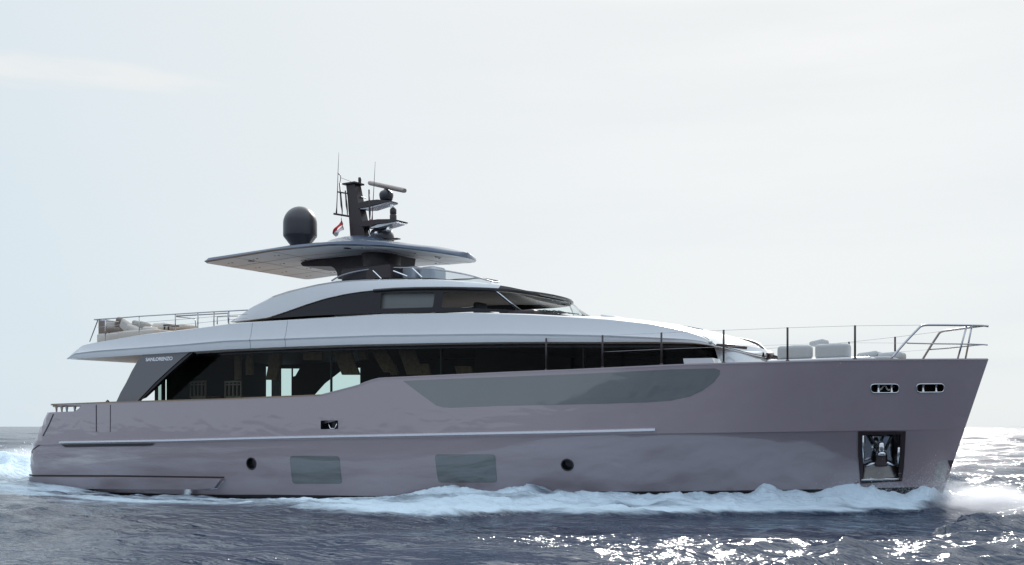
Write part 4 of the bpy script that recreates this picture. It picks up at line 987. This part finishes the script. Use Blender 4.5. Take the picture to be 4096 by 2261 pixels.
Zw = Zw*(1-.85*np.clip(2.5-np.abs(side)/3.6, 0, 1)*(X0 > -2)*(X0 < 33))
n4 = fbm(X0*3.2, Y0*4.5, 4, 55)
Z1 = Zw+ridge*(.6+.8*n2)+front*(.5+n2)+wz
Z1 = np.where(inside, np.minimum(Z1, .0)-.25, Z1)
strk = np.clip(.25+1.4*fbm(X0*.35, np.abs(Y0)*1.1+X0*.25, 4, 66), .5, 1.25)
fo = strk*inX*(1/(1+np.exp((sr-.93)*16)))*np.interp(X0, [-1, 6, 13, 18, 22, 33], [.62, .55, .62, .85, 1.05, 1.15])
foam = np.maximum(fo, np.maximum(front*2, wake*1.2))
thin = np.interp(X0, [-30, 0, 14, 24, 34], [.42, .45, .36, .12, .0])*np.clip((12-np.abs(Y0))/6+1.0, 0, 1)*np.clip((X0*0+22-np.abs(Y0))/6, 0, 1)
thin = thin*(.5+1.0*fbm(X0*.3+5, Y0*.6, 3, 91)); foam = np.maximum(foam, thin*(Y0 < 0))
foam = np.clip(foam, 0, 1.3)
Z1 = Z1+np.where(inside, 0, .13*(n4-.5)*np.clip(foam*1.6-.6, 0, 1))
fk = np.clip(1.6-foam*2, 0, 1); P3 = np.stack([X0+DX*fk, Y0+DY*fk, Z1], -1)
nr, nc = X0.shape; V = P3.reshape(-1, 3)
V = np.vstack([V, [[CX, CY, 0]]])
i, j = np.meshgrid(np.arange(nr-1), np.arange(nc), indexing='ij'); j2 = (j+1) % nc
Q = np.stack([i*nc+j, i*nc+j2, (i+1)*nc+j2, (i+1)*nc+j], -1).reshape(-1, 4)[:, ::-1]
tri = np.stack([np.full(nc, nr*nc), np.arange(nc), (np.arange(nc)+1) % nc], -1)
me = bpy.data.meshes.new('sea'); nf = len(Q)+len(tri)
me.vertices.add(len(V)); me.vertices.foreach_set('co', V.ravel()); me.loops.add(len(Q)*4+len(tri)*3)
me.loops.foreach_set('vertex_index', np.concatenate([Q.ravel(), tri.ravel()]).astype(np.int32)); me.polygons.add(nf)
me.polygons.foreach_set('loop_start', np.concatenate([np.arange(len(Q))*4, len(Q)*4+np.arange(len(tri))*3]).astype(np.int32)); me.update(calc_edges=True); me.validate()
at_ = me.attributes.new('foam', 'FLOAT', 'POINT'); at_.data.foreach_set('value', np.concatenate([foam.ravel(), [0]]).astype(np.float32))

wm = bpy.data.materials.new('sea_water'); wm.use_nodes = True; n = wm.node_tree.nodes; l = wm.node_tree.links; p = n["Principled BSDF"]
p.inputs['Base Color'].default_value = (.010, .024, .055, 1); p.inputs['Roughness'].default_value = .06; p.inputs['IOR'].default_value = 1.6
geo = n.new('ShaderNodeNewGeometry')
def nz_(scale, sc=(1, 1, 1), det=4, rough=.55, rot=0):
    m_ = n.new('ShaderNodeMapping'); m_.inputs['Scale'].default_value = sc; m_.inputs['Rotation'].default_value = (0, 0, rot); z = n.new('ShaderNodeTexNoise'); z.inputs['Scale'].default_value = scale; z.inputs['Detail'].default_value = det; z.inputs['Roughness'].default_value = rough
    l.new(geo.outputs['Position'], m_.inputs[0]); l.new(m_.outputs[0], z.inputs[0]); return z
pt = nz_(.28, (.4, 1, 1), 3, .55, -PSI); pm = n.new('ShaderNodeMapRange'); pm.inputs[1].default_value = .38; pm.inputs[2].default_value = .66; pm.inputs[3].default_value = .3; pm.inputs[4].default_value = 1.7; l.new(pt.outputs[0], pm.inputs[0])
prev = None
for sc_0, st_, dd, ro, de in ((1.5, .55, .20, -PSI+.12, 3), (4.2, .5, .09, -PSI+.0, 3), (12.0, .5, .02, -PSI+.12, 2)):
    r_n = nz_(sc_0, (st_, 1, 1), de, .6, ro); mu_ = n.new('ShaderNodeMath'); mu_.operation = 'MULTIPLY'; l.new(r_n.outputs[0], mu_.inputs[0]); l.new(pm.outputs[0], mu_.inputs[1])
    b_n = n.new('ShaderNodeBump'); b_n.inputs['Distance'].default_value = dd; l.new(mu_.outputs[0], b_n.inputs['Height'])
    if prev: l.new(prev.outputs[0], b_n.inputs['Normal'])
    prev = b_n
l.new(prev.outputs[0], p.inputs['Normal'])
# unresolved ripples far away widen the reflection
dv = n.new('ShaderNodeVectorMath'); dv.operation = 'DISTANCE'; dv.inputs[1].default_value = (CX, CY, 0); l.new(geo.outputs['Position'], dv.inputs[0])
dr = n.new('ShaderNodeMapRange'); dr.inputs[1].default_value = 24; dr.inputs[2].default_value = 140; dr.inputs[3].default_value = .11; dr.inputs[4].default_value = .2; l.new(dv.outputs['Value'], dr.inputs[0]); l.new(dr.outputs[0], p.inputs['Roughness'])
fm = n.new("ShaderNodeBsdfPrincipled"); fm.inputs['Base Color'].default_value = (.54, .65, .73, 1); fm.inputs['Roughness'].default_value = .7
fm.inputs['Subsurface Weight'].default_value = .0
fa = n.new('ShaderNodeAttribute'); fa.attribute_name = 'foam'
f1_ = nz_(.9, (.45, 1.3, 1.3), 7, .62); f2_ = nz_(6, (.3, 1, 1), 5, .65)
fb_ = n.new('ShaderNodeBump'); fb_.inputs['Distance'].default_value = .2; l.new(f1_.outputs[0], fb_.inputs['Height']); fb2 = n.new('ShaderNodeBump'); fb2.inputs['Distance'].default_value = .07; l.new(f2_.outputs[0], fb2.inputs['Height']); l.new(fb_.outputs[0], fb2.inputs['Normal']); l.new(fb2.outputs[0], fm.inputs['Normal'])
ad = n.new('ShaderNodeMath'); ad.operation = 'ADD'; l.new(f1_.outputs[0], ad.inputs[0]); l.new(fa.outputs['Fac'], ad.inputs[1])
ad2 = n.new('ShaderNodeMath'); ad2.operation = 'MULTIPLY_ADD'; l.new(f2_.outputs[0], ad2.inputs[0]); ad2.inputs[1].default_value = .35; l.new(ad.outputs[0], ad2.inputs[2])
mr = n.new('ShaderNodeMapRange'); mr.inputs[1].default_value = .95; mr.inputs[2].default_value = 1.55; mr.interpolation_type = 'SMOOTHSTEP'; l.new(ad2.outputs[0], mr.inputs[0])
ms = n.new('ShaderNodeMixShader'); l.new(mr.outputs[0], ms.inputs[0]); l.new(p.outputs[0], ms.inputs[1]); l.new(fm.outputs[0], ms.inputs[2]); l.new(ms.outputs[0], n['Material Output'].inputs[0])
sea = _olink('sea', me, wm, None, True); tag(sea, kind='structure')

# ---- spray
def drops(name, gen, N_, label, s0=.008, s1=.03):
    V = []; Fc = []; r_ = random.Random(name)
    for k in range(N_):
        c, st = gen(r_); s = r_.uniform(s0, s1)*(1 if r_.random() > .08 else 1.8); n0 = len(V); c = Vector(c); d_ = Vector(st)*s*2.2
        V += [c+d_, c-d_, c+Vector((s*.6, 0, 0)), c-Vector((s*.6, 0, 0)), c+Vector((0, s*.6, 0)), c-Vector((0, s*.6, 0))]
        Fc += [(n0+a, n0+b, n0+e) for a in (0, 1) for b, e in ((2, 4), (4, 3), (3, 5), (5, 2))]
    o = mk(name, V, Fc, M['foam_w'], None); return tag(o, label, 'spray', kind='stuff')
def g_bow(r_):
    u = r_.random()**2.6*2.6; sgn = -1 if r_.random() < .8 else 1
    x = bowX+.35-u+r_.gauss(0, .18); h = max(0, r_.gauss(.25, .22))+.5*math.exp(-((u-.4)/.5)**2)*r_.random()**1.5; y = sgn*(bL(min(x, xstem(.3)-.01), .3)+.05+abs(r_.gauss(0, .28))+h*.3)
    return (x, y, .15+h), (r_.uniform(-.3, .6), sgn*.3, .7)
drops('bow_spray', g_bow, 4500, 'fine white droplets thrown up where the stem cuts the water', .0025, .007)
def g_st(r_):
    x = -1-abs(r_.gauss(3.5, 3)); y = r_.gauss(-.5, 2.2); return (x, y, .2+abs(r_.gauss(0, .45))*math.exp(-((x+5)/5)**2)), (-.5, r_.uniform(-.3, .3), .6)
drops('stern_spray', g_st, 2500, 'white droplets flying above the wake behind the stern', .01, .035)
def g_dis(r_):
    t = r_.random(); a = on(K(2, (1600+r_.gauss(0, 14)+20*(1-t), 772+t*105))[0], bL, .2); return tuple(a), (0, 0, 1)
drops('discharge_water', g_dis, 900, 'thin stream of cooling water falling from the hull near the stern', .005, .011)
# mist
def mist(name, c, r, dens, label, rot=0):
    bm = bmesh.new(); bmesh.ops.create_icosphere(bm, subdivisions=4, radius=1)
    for v in bm.verts: v.co *= 1+.16*math.sin(v.co.x*4+1)*math.cos(v.co.y*3+v.co.z*5)
    me = bpy.data.meshes.new(name); bm.to_mesh(me); bm.free(); m_ = bpy.data.materials.new(name); m_.use_nodes = True; nn = m_.node_tree.nodes; ll = m_.node_tree.links
    nn.remove(nn["Principled BSDF"]); pv = nn.new('ShaderNodeVolumePrincipled'); pv.inputs['Color'].default_value = (.98, .98, 1, 1); pv.inputs['Anisotropy'].default_value = .3
    tc_ = nn.new('ShaderNodeTexCoord'); z = nn.new('ShaderNodeTexNoise'); z.inputs['Scale'].default_value = 2.2; z.inputs['Detail'].default_value = 4; ll.new(tc_.outputs['Object'], z.inputs[0])
    ln = nn.new('ShaderNodeVectorMath'); ln.operation = 'LENGTH'; ll.new(tc_.outputs['Object'], ln.inputs[0])
    s_ = nn.new('ShaderNodeMapRange'); s_.inputs[1].default_value = .25; s_.inputs[2].default_value = .95; s_.inputs[3].default_value = 1; s_.inputs[4].default_value = 0; s_.interpolation_type = 'SMOOTHSTEP'; ll.new(ln.outputs['Value'], s_.inputs[0])
    z2 = nn.new('ShaderNodeMapRange'); z2.inputs[1].default_value = .38; z2.inputs[2].default_value = .62; z2.inputs[3].default_value = .15; z2.inputs[4].default_value = dens; ll.new(z.outputs[0], z2.inputs[0])
    mu = nn.new('ShaderNodeMath'); mu.operation = 'MULTIPLY'; ll.new(s_.outputs[0], mu.inputs[0]); ll.new(z2.outputs[0], mu.inputs[1]); ll.new(mu.outputs[0], pv.inputs['Density']); ll.new(pv.outputs[0], nn['Material Output'].inputs['Volume'])
    o = _olink(name, me, m_, None, True); o.location = c; o.scale = r; o.rotation_euler = (0, 0, rot); return tag(o, label, 'spray', kind='stuff')
mist('bow_mist', (bowX+.9, -.1, .25), (2.0, 1.1, .6), 4.5, 'pale mist of spray drifting ahead of the bow')
mist('stern_mist', (-4.5, .5, .5), (4.5, 3.2, .9), .5, 'white mist hanging over the wake at the stern')

# ================================================================ every separate piece of a mesh becomes an object of its own
def split_pieces(o):
    me = o.data; nv = len(me.vertices)
    if nv > 60000: return
    e = np.empty(len(me.edges)*2, np.int32); me.edges.foreach_get('vertices', e); e = e.reshape(-1, 2); lab = np.arange(nv)
    while True:
        m_ = np.minimum(lab[e[:, 0]], lab[e[:, 1]]); l2 = lab.copy(); np.minimum.at(l2, e[:, 0], m_); np.minimum.at(l2, e[:, 1], m_); l2 = l2[l2]
        if (l2 == lab).all(): break
        lab = l2
    u = np.unique(lab)
    if len(u) < 2: return
    co = np.empty(nv*3); me.vertices.foreach_get('co', co); co = co.reshape(-1, 3)
    bb = [(co[lab == k].min(0)-.004, co[lab == k].max(0)+.004) for k in u]; g_ = list(range(len(u)))
    def root(i):
        while g_[i] != i: i = g_[i]
        return i
    for i in range(len(u)):
        for j in range(i):
            if (bb[i][0] <= bb[j][1]).all() and (bb[j][0] <= bb[i][1]).all(): g_[root(i)] = root(j)
    gr = {}
    for i, k in enumerate(u): gr.setdefault(root(i), []).append(k)
    gr = list(gr.values())
    if len(gr) < 2: return
    for n_, ks in enumerate(gr):
        keep = np.isin(lab, ks); bm = bmesh.new(); bm.from_mesh(me); bm.verts.ensure_lookup_table()
        bmesh.ops.delete(bm, geom=[v for v in bm.verts if not keep[v.index]], context='VERTS')
        m2 = bpy.data.meshes.new(o.name.split('.')[0]); bm.to_mesh(m2); bm.free()
        for x in me.materials: m2.materials.append(x)
        if n_ == 0: first = m2; continue
        c = o.copy(); c.data = m2; COL.objects.link(c)
    o.data = first
for o in list(COL.objects):
    if o.type == 'MESH' and o.get('kind') is None and o.name.split('.')[0] not in ('lettering', 'hull_body', 'salon_chair', 'windscreen_wiper'): split_pieces(o)
